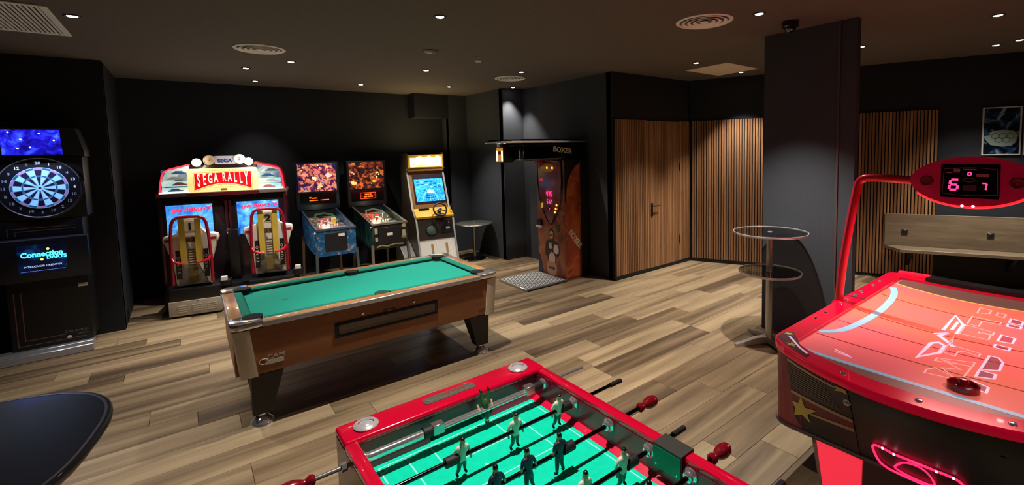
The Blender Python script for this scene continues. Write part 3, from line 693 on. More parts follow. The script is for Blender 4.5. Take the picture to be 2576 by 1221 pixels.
# lower monitor
B().box(.05, .69, .015, .10, .815, 1.245, .008).obj('monitor_box', M('monitor_grey', (36, 40, 56), .35), t)
B().box(.05, .69, .012, .018, 1.232, 1.246).obj('monitor_edge', M('edge_blue', (140, 150, 220), .3, .5), t)
dm = splash('dart_menu_screen', [(.40, (4, 8, 26)), (.55, (5, 18, 52)), (.66, (8, 70, 130)), (.8, (30, 150, 220))], 5.0, 0, .8, .2)
ms = B().box(.185, .525, .011, .0145, .90, 1.185).obj('menu_screen', dm, t, smooth=False)
CY = M('cyan_glow', (110, 240, 250), .3, emit=(80, 235, 250), es=1.5)
text('screen_text', 'Connection', .072, CY, ms, (.355, .0095, 1.085), (1, 0, .02), (0, 0, 1), fat=.003, sx=.86)
text('screen_text', 'DARTS', .046, CY, ms, (.455, .0095, 1.045), (1, 0, .02), (0, 0, 1), fat=.002)
text('screen_text', 'INTRODUCIR CREDITOS', .024, M('white_glow', (220, 230, 255), .3, emit=(200, 215, 255), es=1.0), ms, (.355, .0095, .965), (1, 0, 0), (0, 0, 1))
for x, z in ((.398, 1.132), (.35, 1.030)): B().lathe([(.012, 0), (0, -.001)], (x, .0095, z), 12, 'y').obj('glow_dot', M('yellow_glow', (255, 240, 90), .3, emit=(255, 236, 90), es=1.5), ms)
B().box(.20, .51, .0095, .011, .917, .921).obj('screen_line', M('line_glow', (120, 150, 230), .3, emit=(100, 140, 230), es=.6), ms)
PIN = M('pinstripe', (112, 76, 70), .5)
for nm, pts in (('a', [(.115, .70), (.115, .15), (.60, .15)]), ('b', [(.165, .70), (.165, .20), (.46, .20)]), ('c', [(.12, 1.27), (.12, 1.345), (.60, 1.345)]), ('d', [(.17, 1.27), (.17, 1.315), (.60, 1.315)])):
    B().ribbon([(x, .099, z) for x, z in pts], .008, (0, -1, 0)).obj('pinstripe', PIN, t)
B().box(.575, .645, .096, .101, .685, .72, .003, 1).obj('coin_plate', M('plate_pale', (206, 200, 194), .4), t)
text('logo', 'Connection', .038, M('logo_grey', (120, 112, 112), .5), t, (.53, .098, .225), (1, 0, 0), (0, 0, 1))
text('logo', 'DARTS', .028, M('logo_grey', (120, 112, 112), .5), t, (.575, .098, .185), (1, 0, 0), (0, 0, 1))
B().lathe([(.018, 0), (0, -.0015)], (.475, .099, .165), 14, 'y').obj('logo_dot', WHITEP, t)

# ------------------------------------------------------------------ twin racing cabinet
t = thing('twin_racing_cabinet', 'two-seat racing arcade cabinet with glowing red and cream sign', 'arcade machine', (-.25, 7.41, 0), -11.5)
MAR = M('cabinet_maroon', (40, 22, 26), .3, coat=.3); KICK = M('kick_beige', (176, 166, 150), .5)
B().box(-.19, 1.33, .74, 1.22, .0, 1.53, .01).obj('main_cabinet', MAR, t)
B().box(-.10, 1.44, .30, .74, .02, .30, .01).obj('floor_base', BLACK, t)
B().box(.60, .72, .50, .74, .3, 1.0, .01).obj('centre_console', M('console_black', (24, 20, 22), .35), t)
for px in (-.19, .555, .60, 1.29):
    B().box(px, px+.035, .70, .742, .30, 1.53, .008).obj('pillar', M('pillar_red', (66, 20, 30), .25, coat=.4), t)
SCRB = splash('race_screen', [(.30, (30, 90, 190)), (.45, (62, 140, 226)), (.60, (92, 178, 238)), (.78, (150, 216, 244))], 10.0, 0, 1.1, .2, detail=7.0)
REDGL = M('red_glow_text', (250, 40, 70), .3, emit=(255, 30, 70), es=1.2)
for x0 in (-.115, .695):
    sx0 = B().box(x0, x0+.52, .735, .7395, .90, 1.375).obj('screen', SCRB, t, smooth=False)
    B().prism([(x0-.03, .88), (x0+.545, .88), (x0+.545, 1.41), (x0-.03, 1.41)], 'y', .7395, .7405).obj('screen_bezel', BLACK, t, smooth=False)
    text('screen_text', 'LINK CHANCE OK', .062, REDGL, sx0, (x0+.28, .7335, 1.30), (1, 0, .03), (0, 0, 1), shear=.3, fat=.003, sx=.86)
    B().box(x0+.45, x0+.50, .7335, .735, 1.345, 1.353).obj('screen_mark', M('white_glow', (220, 230, 255), .3, emit=(200, 215, 255), es=1.0), sx0)
# header
B().box(-.20, 1.34, .69, 1.20, 1.49, 1.54, .008).obj('header_shelf', M('header_grey', (120, 108, 104), .4), t)
B().box(.16, .99, .66, .70, 1.485, 1.535, .006).obj('header_lip', M('lip_red', (96, 20, 34), .3, coat=.3), t)
B().prism([(-.17, 1.54), (1.30, 1.54), (1.27, 1.80), (1.19, 1.865), (.95, 1.925), (.18, 1.925), (-.05, 1.865), (-.13, 1.80)], 'y', .78, 1.20, .01).obj('header_box', MAR, t)
ART = splash('rally_art', [(.25, (60, 80, 120)), (.40, (120, 150, 176)), (.5, (176, 190, 190)), (.62, (190, 226, 236)), (.8, (226, 236, 226))], 6.0, 5.0, .35, .4, detail=2.0)
ART2 = splash('rally_art_lit', [(.2, (150, 205, 220)), (.5, (196, 240, 244)), (.7, (216, 250, 236)), (.9, (240, 250, 180))], 5.0, 4.0, .6, .4, detail=2.0)
lp = [(-.155, 1.545), (.17, 1.545), (.17, 1.915), (-.04, 1.855), (-.115, 1.795)]
rp = [(.975, 1.545), (1.285, 1.545), (1.255, 1.795), (1.18, 1.855), (.975, 1.915)]
for k, pts in enumerate((lp, rp)):
    ar = B().prism(pts, 'y', .772, .779).obj('art_panel', ART, t, smooth=False)
    x0 = -.14 if k == 0 else .985; w = .30 if k == 0 else .28
    for j, z in enumerate((1.55, 1.635, 1.715, 1.79)):
        B().box(x0, x0+w, .764, .7715, z, z+.068).obj('art_strip', ART2 if j < 2 else ART, ar, smooth=False)
        # little car drawn on each strip
        cx = x0+w*(.55 if k == 0 else .5)+(.03 if j % 2 else -.02); col = (M('car_slate', (96, 124, 160), .5), M('car_red', (190, 120, 116), .5), M('car_white', (226, 232, 236), .5), M('car_blue', (60, 110, 190), .5))[(j+k) % 4]
        B().prism([(cx-.08, z+.014), (cx+.085, z+.014), (cx+.085, z+.03), (cx+.05, z+.034), (cx+.03, z+.054), (cx-.035, z+.056), (cx-.06, z+.034), (cx-.08, z+.03)], 'y', .762, .7638).obj('printed_car', col, ar, smooth=False)
    B().box(x0-.03, x0+w+.03, .735, .775, 1.535, 1.556, .003, 1).obj('light_strip', M('strip_glow', (255, 250, 240), .3, emit=(255, 246, 230), es=1.4), ar)
NEON = M('neon_red', (255, 60, 70), .3, emit=(255, 34, 56), es=2.6)
B().tube([(-.175, .77, 1.53), (-.15, .77, 1.70), (-.132, .77, 1.79), (-.11, .77, 1.835), (-.05, .77, 1.868), (.18, .77, 1.93)], .011, 8).obj('neon_edge', NEON, t)
B().tube([(1.30, .77, 1.53), (1.285, .77, 1.70), (1.27, .77, 1.79), (1.245, .77, 1.835), (1.19, .77, 1.868), (.94, .77, 1.925)], .011, 8).obj('neon_edge', NEON, t)
B().tube([(1.325, .76, 1.53), (1.31, .76, 1.72), (1.297, .76, 1.80), (1.27, .76, 1.85), (1.21, .76, 1.887), (.95, .76, 1.945)], .012, 8).obj('edge_tube', M('tube_red', (150, 10, 30), .2, coat=.5), t)
SIGN = M('sign_cream', (246, 236, 176), .35, emit=(255, 234, 150), es=.8)
sg = B().prism(rrect(.165, .985, 1.543, 1.868, .028), 'y', .655, .70, .008).obj('sign_panel', SIGN, t)
SR = M('sign_red', (220, 16, 30), .35, emit=(235, 14, 30), es=.7)
top = [(.245, 1.80), (.905, 1.815)]
botm = [(.905, 1.575)]+[(.905-.66*k/12, 1.575+.085*math.sin(PI*k/12)) for k in range(1, 12)]+[(.245, 1.575)]
B().prism(top+botm, 'y', .651, .6548).obj('sign_field', SR, sg, smooth=False)
B().ribbon([(x, .6535, z) for x, z in [(.235, 1.812), (.917, 1.828), (.917, 1.562)]+[(.905-.66*k/12, 1.560+.085*math.sin(PI*k/12)) for k in range(1, 12)]+[(.235, 1.562)]], .006, (0, -1, 0), True).obj('sign_outline', M('sign_orange', (240, 150, 40), .4, emit=(250, 140, 30), es=.7), sg)
SL = M('sign_letter', (255, 246, 214), .35, emit=(255, 244, 205), es=.95)
xs = .262
for k, ch in enumerate('SEGA RALLY'):
    if ch == ' ': xs += .030; continue
    f = (xs+.035-.245)/.66; zb = 1.592+.085*math.sin(PI*f); zt = 1.79+.014*f; h = zt-zb
    text('sign_letter', ch, h/.70, SL, sg, (xs+.030, .6500, (zb+zt)/2), (1, 0, .02), (0, 0, 1), sx=.083/(h/.70*.72)*.62, fat=.004)
    xs += .0655
text('sign_small_text', 'S E G A R A L L Y 2', .026, M('sign_dark', (90, 70, 30), .4), sg, (.575, .654, 1.842), (1, 0, .01), (0, 0, 1), sx=1.5)
text('sign_small_text', 'C H A M P I O N S H I P', .021, M('sign_dark', (90, 70, 30), .4), sg, (.575, .654, 1.604), (1, 0, .01), (0, 0, 1), sx=1.1)
B().box(.535, .61, .652, .6548, 1.556, 1.586, .002, 1).obj('sign_badge', M('badge_gold', (190, 140, 30), .4), sg)
HL = M('headlight', (255, 252, 240), .3, emit=(255, 246, 225), es=14.0)
for x, z in ((.272, 1.955), (.882, 1.952)):
    h = B().lathe([(0, .79), (.055, .79), (.062, .72), (.058, .70), (.05, .70)], (x, 0, z), 24, 'y').obj('headlight_housing', CHROME, t)
    B().lathe([(.052, .705), (.04, .69), (0, .682)], (x, 0, z), 24, 'y').obj('headlight_lens', HL, h)
    l = bpy.data.lights.new('headlight', 'POINT'); l.energy = 2.0; l.color = (1, .93, .8); l.shadow_soft_size = .05
    lo = bpy.data.objects.new('headlight', l); COL.objects.link(lo); lo.parent = t; lo.location = (x, .62, z)
for x, z, m in ((.415, 1.985, M('badge_tan', (176, 150, 120), .4)), (.772, 1.99, M('badge_white', (226, 220, 214), .4, emit=(220, 215, 210), es=.25))):
    h = B().lathe([(0, .79), (.066, .79), (.070, .72), (.062, .712), (.056, .72), (0, .72)], (x, 0, z), 28, 'y').obj('round_badge', m, t)
    text('badge_text', '2' if x > .6 else '2', .05, BLUEINK if x > .6 else BLKINK, h, (x, .717, z), (1, 0, 0), (0, 0, 1), sx=1.6)
pb = B().box(.475, .715, .73, .79, 1.925, 2.04, .006).obj('brand_plate', M('plate_lilac', (206, 200, 212), .4, emit=(200, 195, 210), es=.25), t)
text('brand_text', 'SEGA', .062, M('ink_brand', (34, 50, 150), .4), pb, (.595, .728, 1.97), (1, 0, 0), (0, 0, 1), sx=1.15, fat=.003)
SHELL = M('seat_shell', (226, 218, 206), .35); STRAP = M('strap_yellow', (206, 176, 62), .6); CAGE = M('cage_red', (150, 14, 40), .25, coat=.4)
def seat(cx, z0, num, d0):
    k = 1.0
    P = [(-.185, z0), (.185, z0), (.20, z0+.30), (.235, z0+.50), (.285, z0+.56), (.295, z0+.60), (.285, z0+.64), (.24, z0+.66), (.13, z0+.665), (.105, z0+.74), (.085, z0+.845), (.06, z0+.875)]
    P = P+[(-x, z) for x, z in P[::-1]][0:]
    P = P[:12]+[(-x, z) for x, z in P[:12][::-1]]
    P2 = []
    for p in P:
        if not P2 or (abs(P2[-1][0]-p[0])+abs(P2[-1][1]-p[1])) > 1e-5: P2.append(p)
    if abs(P2[0][0]-P2[-1][0])+abs(P2[0][1]-P2[-1][1]) < 1e-5: P2.pop()
    b = B().prism([(cx+x, z) for x, z in P2], 'y', d0, d0+.10, .02, 3)
    o = b.obj('seat', SHELL, t); 
    SB = M('seat_shade', (150, 138, 104), .6)
    B().prism([(cx-.06, z0+.70), (cx+.06, z0+.70), (cx+.052, z0+.83), (cx-.052, z0+.83)], 'y', d0-.003, d0+.001).obj('number_panel', M('number_tan', (206, 192, 156), .6), o)
    text('number', num, .125, BLKINK, o, (cx, d0-.0045, z0+.757), (1, 0, 0), (0, 0, 1), fat=.004, sx=1.15)
    B().box(cx-.055, cx+.055, d0-.004, d0+.001, z0+.56, z0+.62).obj('seat_badge', M('badge_brown', (112, 84, 60), .6), o)
    text('seat_text', '2 2', .05, BLKINK, o, (cx, d0-.0055, z0+.59), (1, 0, 0), (0, 0, 1), sx=1.2)
    B().box(cx-.038, cx+.038, d0-.004, d0+.001, z0+.25, z0+.47).obj('seat_vent', M('vent_brown', (104, 84, 44), .7), o)
    for j in range(6): B().box(cx-.033, cx+.033, d0-.006, d0-.0035, z0+.27+.033*j, z0+.282+.033*j).obj('vent_bar', SHELL, o)
    B().box(cx-.05, cx+.05, d0-.004, d0+.001, z0+.05, z0+.23).obj('lower_panel', M('panel_olive', (112, 94, 44), .7), o)
    for s in (-1, 1):
        x0 = cx+s*.145
        dc = B().prism([(x0-.03, z0+.09), (x0+.03, z0+.09), (x0+.028, z0+.46), (x0-.024, z0+.46)], 'y', d0-.003, d0+.001).obj('side_decal', BLKINK, o)
        text('decal_text', 'T U R B O', .045, SHELL, o, (x0, d0-.0045, z0+.275), (0, 0, 1), (-1, 0, 0), sx=1.15)
        B().box(cx+s*.235-.035, cx+s*.235+.035, d0-.003, d0+.001, z0+.575, z0+.605).obj('shoulder_decal', M('decal_red', (150, 26, 36), .5), o)
        B().prism([(cx+s*.085-.031, z0+.865), (cx+s*.085+.031, z0+.865), (cx+s*.078+.033, z0+.28), (cx+s*.078-.033, z0+.28)], 'y', d0-.036, d0-.031).obj('strap', STRAP, t, smooth=False)
    pts = [(cx-.205, z0+.03), (cx-.205, z0+.35), (cx-.195, z0+.65), (cx-.18, z0+.80), (cx-.155, z0+.86), (cx-.11, z0+.885), (cx, z0+.89)]
    pts = pts+[(2*cx-x, z) for x, z in pts[:-1][::-1]]
    c = B().tube([(x, d0-.045, z) for x, z in pts], .019, 12).obj('roll_cage', CAGE, t)
    for s in (-1, 1):
        B().tube([(cx+s*.20, d0-.05, z0+.37), (cx+s*.18, d0-.075, z0+.33), (cx+s*.12, d0-.08, z0+.305), (cx+s*.06, d0-.075, z0+.30)], [.016, .017, .013, .011], 10).obj('cage_arm', M('arm_red', (206, 24, 56), .25, coat=.4), c)
        B().tube([(cx+s*.205, d0-.045, z0+.42), (cx+s*.20, d0+.02, z0+.40)], .014, 8).obj('cage_bracket', CAGE, c)
    B().box(cx-.17, cx+.17, d0+.09, d0+.42, z0-.08, z0+.06, .03, 3).obj('seat_cushion', BLACK, t)
seat(.262, .385, '1', .10); seat(1.118, .42, '2', .115)
for x0 in (0.0, .85):
    kb = B().box(x0, x0+.55, 0, .30, .0+.025, .21, .006).obj('kick_box', KICK, t)
    for g0 in (.09, .24, .40):
        for j in range(4): B().prism([(x0+g0, .07+.026*j), (x0+g0+.095, .07+.026*j), (x0+g0+.095, .076+.026*j), (x0+g0, .076+.026*j)], 'y', -.006, .001).obj('louvre', M('louvre_pale', (206, 198, 182), .4), kb)
    for g0 in (.04, .30): B().lathe([(.006, 0), (0, -.003)], (x0+g0, .0, .195), 8, 'y').obj('screw', BLACK, kb)
    B().box(x0+.01, x0+.54, .015, .34, .21, .36, .015).obj('seat_plinth', BLACK, t)
    B().box(x0+.05, x0+.48, .02, .26, .0, .026).obj('caster_rail', BLACKM, t)
for x, z in ((.57, .40), (1.44, .44)):
    cp = B().box(x-.06, x+.07, .14, .30, z-.09, z-.02, .01).obj('armrest', BLACK, t)
    B().box(x-.035, x+.035, .150, .20, z-.0185, z+.032).obj('notice_card', M('card_white', (232, 230, 226), .5), cp, smooth=False)
wh = [(.155, .66), (.965, .66)]
for x, d in wh:
    B().tube([(x+.14*math.cos(2*PI*k/20), d-.03*math.sin(2*PI*k/20), .92+.13*math.sin(2*PI*k/20)) for k in range(20)], .014, 8, closed=True).obj('steering_wheel', BLACK, t)
B().box(.56, .67, .655, .70, .93, 1.0, .006).obj('view_buttons', M('button_panel', (90, 84, 80), .4), t)
for k, m in enumerate((M('btn_yellow', (230, 200, 60), .4, emit=(230, 200, 60), es=.5), WHITEP)): B().box(.575+.05*k, .605+.05*k, .649, .656, .94, .955).obj('button', m, t)

# ------------------------------------------------------------------ pinball machines
PG = glass('pinball_glass', (240, 248, 248))
def pinball(loc, rot, label, side, front, art, dmd, field, metal, cardpos, lampc, extra):
    t = thing('pinball_machine', label, 'pinball machine', loc, rot, 'pinball machines')
    W = .53; D = 1.24
    for x in (0, W-.016):
        B().prism([(0, .55), (0, .935), (D, 1.105), (D, .62), (.5, .55)], 'x', x, x+.016).obj('cabinet_side', side, t, smooth=False)
    B().box(.016, W-.016, .0, .018, .55, .935).obj('cabinet_front', front, t, smooth=False)
    B().box(.016, W-.016, D-.02, D, .62, 1.10).obj('cabinet_rear', BLACKM, t, smooth=False)
    B().prism([(.02, .55), (.02, .565), (D-.02, .635), (D-.02, .62), (.5, .55)], 'x', .016, W-.016).obj('cabinet_floor', BLACKM, t, smooth=False)
    pf = B().prism([(.05, .845), (.05, .855), (D-.03, .99), (D-.03, .98)], 'x', .018, W-.018).obj('playfield', field, t, smooth=False)
    def Q(x, d, h=0): return (x, d, .855+(d-.05)*.114+h)
    # playfield furniture: flippers, bumpers, ramps, targets
    for s in (-1, 1): B().prism([(W/2+s*.10, .17), (W/2+s*.03, .13), (W/2+s*.028, .142), (W/2+s*.095, .20)][::s], 'z', .872, .886).obj('flipper', M('flipper_white', (230, 226, 214), .4), pf)
    for s in (-1, 1): B().tube([Q(W/2+s*.19, .15, .02), Q(W/2+s*.19, .32, .02), Q(W/2+s*.13, .24, .02), Q(W/2+s*.19, .15, .02)], .006, 6).obj('slingshot', M('rubber_white', (210, 205, 195), .5), pf)
    for x, d in ((.20, .80), (.32, .86), (.26, .70)):
        q = Q(x, d); B().lathe([(0, .045), (.035, .045), (.03, .035), (.02, .03), (.02, 0)], q, 14).obj('bumper', extra[0], pf)
    B().tube([Q(.09, .45, .03), Q(.10, .75, .06), Q(.16, 1.0, .09), Q(.30, 1.08, .09), Q(.41, .95, .08), Q(.43, .62, .04)], .016, 8).obj('ramp', extra[1], pf)
    B().box(.33, .39, .60, .63, .93, 1.03).obj('toy_target', extra[2], pf)
    for k in range(8):
        q = Q(.10+.043*k, .56+.02*math.sin(k)); B().ball((q[0], q[1], q[2]+.012), .010, n=8).obj('lamp', M('lamp_'+label[:6], lampc, .3, emit=lampc, es=6.0), pf)
    for k in range(6): 
        q = Q(.12+.055*k, .36+.03*(k % 2)); B().lathe([(0, .002), (.014, .001)], q, 10).obj('insert', M('insert_'+label[:6], lampc, .3, emit=lampc, es=1.5), pf)
    l = bpy.data.lights.new('playfield_lamp', 'POINT'); l.energy = 1.6; l.color = (1, .88, .7); l.shadow_soft_size = .06
    lo = bpy.data.objects.new('playfield_lamp', l); COL.objects.link(lo); lo.parent = t; lo.location = (W/2, .75, 1.0)
    l = bpy.data.lights.new('playfield_lamp', 'POINT'); l.energy = .8; l.color = (1, .88, .7); l.shadow_soft_size = .06
    lo = bpy.data.objects.new('playfield_lamp', l); COL.objects.link(lo); lo.parent = t; lo.location = (W/2, .28, .915)
    B().prism([(.03, .938), (.03, .941), (D-.01, 1.107), (D-.01, 1.104)], 'x', .014, W-.014).obj('cover_glass', PG, t, smooth=False)
    for x in (-.008, W-.016): B().prism([(.0, .930), (.0, .945), (D, 1.115), (D, 1.10)], 'x', x, x+.024).obj('side_rail', metal, t, smooth=False)
    B().box(-.012, W+.012, -.012, .048, .925, .952, .008).obj('lockdown_bar', metal, t)
    cd = B().box(cardpos[0], cardpos[1], -.008, .001, .625, .885, .004, 1).obj('coin_door', M('coin_door', (22, 23, 25), .5), t)
    B().box(cardpos[2], cardpos[2]+.085, -.011, -.0075, cardpos[3], cardpos[3]+.04).obj('coin_card', M('card_white', (232, 230, 226), .5), cd, smooth=False)
    B().lathe([(.012, 0), (.01, -.005), (0, -.006)], ((cardpos[0]+cardpos[1])/2, -.008, .69), 10, 'y').obj('lock', BLACKM, cd)
    B().cyl((-.001, .06, .89), (-.018, .06, .89), .014).obj('flipper_button', WHITEP, t)
    for x in (.0, W):
        for d, z in ((.02, .62), (D-.06, .70)):
            s = -1 if x == 0 else 1; dd = -.06 if d < .5 else .05
            B().loft([[(x+s*(.006+w)+.018*a*s, d+dd*(1-zz/z)+.022*b, zz) for a, b in ((-1, -1), (1, -1), (1, 1), (-1, 1))] for zz, w in ((.02, .02), (z, .0))]).obj('leg', metal if d < .5 else M('leg_tan', (140, 128, 112), .4, .5), t, smooth=False)
            
    # backbox
    bx0, bx1 = W/2-.325, W/2+.325
    B().box(bx0, bx1, D-.0, D+.24, 1.11, 1.905, .008).obj('backbox', M('backbox_'+label[:6], (18, 26, 40) if 'blue' in label else (26, 20, 24), .4), t)
    ag = B().box(bx0+.035, bx1-.035, D-.006, D+.001, 1.42, 1.88).obj('backglass', art, t, smooth=False)
    B().box(bx0+.02, bx1-.02, D-.010, D-.005, 1.405, 1.42).obj('backglass_trim', BLACK, t)
    dp = B().box(bx0+.05, bx1-.05, D-.004, D+.001, 1.20, 1.39).obj('display_panel', BLACKG, t, smooth=False)
    dmd(dp, W/2, D-.006)
    return t
ORG = M('dmd_orange', (255, 100, 20), .3, emit=(255, 84, 14), es=2.2)
def dmd1(p, cx, d):
    for x0, x1, z, h in ((-.14, -.11, 1.306, .022), (-.10, -.02, 1.300, .016), (-.14, -.06, 1.263, .014), (-.05, -.01, 1.263, .014), (.03, .045, 1.263, .014), (.055, .16, 1.263, .014)):
        B().box(cx+x0, cx+x1, d, d+.002, z, z+h).obj('lit_dots', ORG, p, smooth=False)
def dmd2(p, cx, d):
    B().ribbon([(cx+x, d+.001, z) for x, z in rrect(-.125, .135, 1.24, 1.345, .015, 3)], .008, (0, -1, 0), True).obj('lit_frame', M('dmd_red', (255, 80, 40), .3, emit=(255, 70, 40), es=1.8), p)
    for x0, x1, z, h in ((-.05, .02, 1.302, .024), (.03, .06, 1.302, .024), (-.07, -.01, 1.262, .026), (.0, .085, 1.262, .026)):
        B().box(cx+x0, cx+x1, d, d+.002, z, z+h).obj('lit_dots', ORG, p, smooth=False)
    for x0 in (-.115, .10): B().box(cx+x0, cx+x0+.025, d, d+.002, 1.265, 1.32).obj('lit_block', M('dmd_dark', (140, 10, 20), .3, emit=(150, 8, 20), es=.8), p, smooth=False)
art1 = splash('backglass_a', [(.30, (18, 14, 40)), (.43, (56, 36, 86)), (.49, (150, 50, 56)), (.54, (226, 130, 90)), (.58, (220, 150, 120)), (.66, (60, 56, 110)), (.80, (26, 26, 66))], 13.0, 0, .85, .15, detail=6.0)
art2 = splash('backglass_b', [(.30, (16, 12, 14)), (.46, (44, 26, 26)), (.55, (120, 46, 26)), (.62, (200, 110, 50)), (.70, (90, 60, 50)), (.85, (30, 24, 24))], 12.0, 0, .85, .15, detail=6.0)
side1 = splash('cabinet_art_blue', [(.30, (16, 56, 96)), (.50, (28, 92, 142)), (.59, (36, 106, 156)), (.62, (160, 154, 160)), (.65, (150, 116, 104)), (.69, (30, 86, 132))], 13.0, 0, 0, .4, detail=3.0)
side2 = splash('cabinet_art_green', [(.34, (10, 16, 16)), (.50, (16, 46, 42)), (.60, (26, 78, 66)), (.72, (60, 30, 34)), (.85, (20, 20, 20))], 4.5, 0, 0, .4)
front2 = splash('cabinet_art_dark', [(.40, (18, 16, 18)), (.58, (34, 30, 30)), (.66, (130, 124, 100)), (.72, (60, 50, 44)), (.85, (24, 20, 20))], 8.0, 0, 0, .4)
pf1 = splash('playfield_a', [(.28, (30, 26, 40)), (.42, (150, 70, 80)), (.52, (206, 150, 140)), (.60, (60, 110, 90)), (.68, (214, 190, 180)), (.8, (40, 60, 140))], 9.0, 12.0, .06, .3)
pf2 = splash('playfield_b', [(.28, (20, 24, 24)), (.42, (70, 84, 70)), (.52, (140, 150, 130)), (.60, (200, 80, 50)), (.68, (206, 214, 200)), (.8, (50, 60, 60))], 10.0, 12.0, .06, .3)
METB = M('rail_blue_metal', (120, 150, 170), .3, .9)
pb1 = pinball((1.44, 7.2, 0), -2.2, 'blue pinball machine beside the racing cabinet', side1, side1, art1, dmd1, pf1, METB, (.105, .41, .29, .845-.02), (255, 120, 110), (M('bump_pink', (220, 120, 130), .4), M('ramp_green', (70, 110, 80), .3), M('toy_yellow', (240, 200, 90), .4, emit=(240, 200, 90), es=.4)))
pb2 = pinball((2.2, 7.12, 0), -3.0, 'black and green pinball machine beside the yellow driving cabinet', side2, front2, art2, dmd2, pf2, STEEL, (.09, .42, .215, .755), (255, 190, 120), (M('bump_red', (220, 60, 40), .4, emit=(255, 50, 20), es=.8), M('ramp_grey', (130, 140, 130), .3), M('toy_grey', (150, 150, 130), .4)))
def glow_blobs(pb, spots, D):
    big = [(x, z, r*.62, sxx, col, es) for x, z, r, sxx, col, es in spots]
    spots = big+[(x+rnd.uniform(-.05, .05), z+rnd.uniform(-.05, .05), rnd.uniform(.006, .014), rnd.uniform(.7, 2.2), col, es) for x, z, r, sxx, col, es in spots for _ in range(3)]
    spots = [q for q in spots if -.015 < q[0] < .535 and 1.435 < q[1] < 1.865]
    bg = [c for c in pb.children if c.name.startswith('backglass') and 'trim' not in c.name][0]
    for k, (x, z, r, sxx, col, es) in enumerate(spots):
        m = M('blob%d%d%d' % col, col, .3, emit=col, es=es*.7)
        o = B().lathe([(r, 0), (r*.7, -.001), (0, -.0015)], (0, 0, 0), 14, 'y').obj('lit_art', m, bg)
        o.location = (x, D-.0065, z); o.scale = (sxx, 1, 1)
glow_blobs(pb1, [(.05, 1.82, .022, .8, (250, 220, 120), 1.6), (.28, 1.85, .024, .8, (250, 220, 110), 1.6), (.42, 1.84, .020, .7, (250, 200, 90), 1.4), (.27, 1.74, .05, 1.5, (240, 110, 110), 1.2), (.08, 1.70, .045, 1.5, (250, 150, 120), 1.3), (.44, 1.68, .05, 1.7, (250, 190, 170), 1.4), (.22, 1.64, .04, 1.4, (255, 220, 170), 1.6), (.30, 1.50, .03, 2.2, (250, 190, 130), 1.2)], 1.24)
glow_blobs(pb2, [(.05, 1.52, .045, 1.7, (255, 190, 110), 1.5), (.17, 1.50, .035, 1.2, (250, 90, 50), 1.2), (.38, 1.54, .035, 1.3, (255, 170, 60), 1.3), (.47, 1.66, .025, .8, (255, 210, 150), 1.4), (.02, 1.71, .022, 1.4, (230, 180, 150), 1.0), (.43, 1.56, .03, 1.2, (230, 80, 70), 1.0)], 1.24)
fr = [c for c in pb2.children if c.name.startswith('cabinet_front')][0]
for x0, x1, z0, z1 in ((.03, .075, .79, .88), (.035, .075, .68, .74), (.45, .50, .72, .82), (.455, .505, .86, .92)):
    B().box(x0, x1, -.003, .0005, z0, z1, .001, 1).obj('cabinet_decal', M('decal_bone', (176, 166, 140), .5), fr)
B().ribbon([(.05, -.001, .585), (.12, -.001, .612), (.22, -.001, .59), (.32, -.001, .615), (.46, -.001, .60)], .022, (0, -1, 0)).obj('cabinet_decal', M('decal_olive', (150, 150, 96), .5), fr)

# ------------------------------------------------------------------ yellow driving cabinet
t = thing('driving_cabinet', 'yellow upright driving arcade cabinet with steering wheel and blue screen', 'arcade machine', (3.2, 7.7, 0), -6)
YEL = M('cabinet_yellow', (222, 168, 40), .35, coat=.2); BRN = M('cabinet_brown', (146, 102, 50), .45); SIDEM = M('cabinet_side_grey', (150, 150, 146), .4)
prof = [(-.30, 0), (-.155, .45), (-.06, .84), (.13, 1.02), (.40, 1.70), (.345, 1.74), (.345, 2.0), (.40, 2.02), (.78, 2.02), (.78, 0)]
for x in (-.092, .572):
    B().prism(prof, 'x', x, x+.022).obj('side_panel', M('cabinet_dark_side', (70, 58, 44), .4), t, smooth=False)
    B().ribbon([(x+.011, d-.002, z) for d, z in prof[:6]], .03, (0, -1, .3)).obj('edge_strip', SIDEM, t)
B().box(-.073, .575, .46, .76, .02, 1.98).obj('body', M('cabinet_inner', (30, 26, 24), .6), t, smooth=False)
B().prism([(.34, 1.745), (.34, 1.985), (.52, 1.985), (.52, 1.745)], 'x', -.073, .575).obj('marquee_box', YEL, t, smooth=False)
mq = B().prism([(-.03, 1.765)]+[(.55, 1.765), (.55, 1.93)]+[(.52-.05*k, 1.945+.018*math.sin(k*1.9)) for k in range(10)]+[(-.03, 1.93)], 'y', .332, .3395).obj('marquee_panel', splash('marquee_glow', [(.30, (255, 214, 70)), (.5, (255, 244, 170)), (.65, (255, 252, 225))], 3.5, 0, 2.6, .3, detail=1.0), t, smooth=False)
for x0, z0 in ((.01, 1.84), (.025, 1.80), (.085, 1.855)):
    B().prism([(x0, z0), (x0+.012, z0+.004), (x0+.022, z0+.04), (x0+.012, z0+.036)], 'y', .3295, .3318).obj('marquee_mark', M('marquee_ink', (110, 90, 20), .5), mq, smooth=False)
l = bpy.data.lights.new('marquee_lamp', 'AREA'); l.energy = 6.0; l.color = (1, .78, .36); l.size = .5; l.shape = 'RECTANGLE'; l.size_y = .1
lo = bpy.data.objects.new('marquee_lamp', l); COL.objects.link(lo); lo.parent = t; lo.location = (.26, .44, 2.03); lo.rotation_euler = (rad(180), 0, 0)
B().prism([(.35, 1.69), (.35, 1.745), (.52, 1.745), (.52, 1.69)], 'x', -.073, .575).obj('marquee_lip', BRN, t, smooth=False)
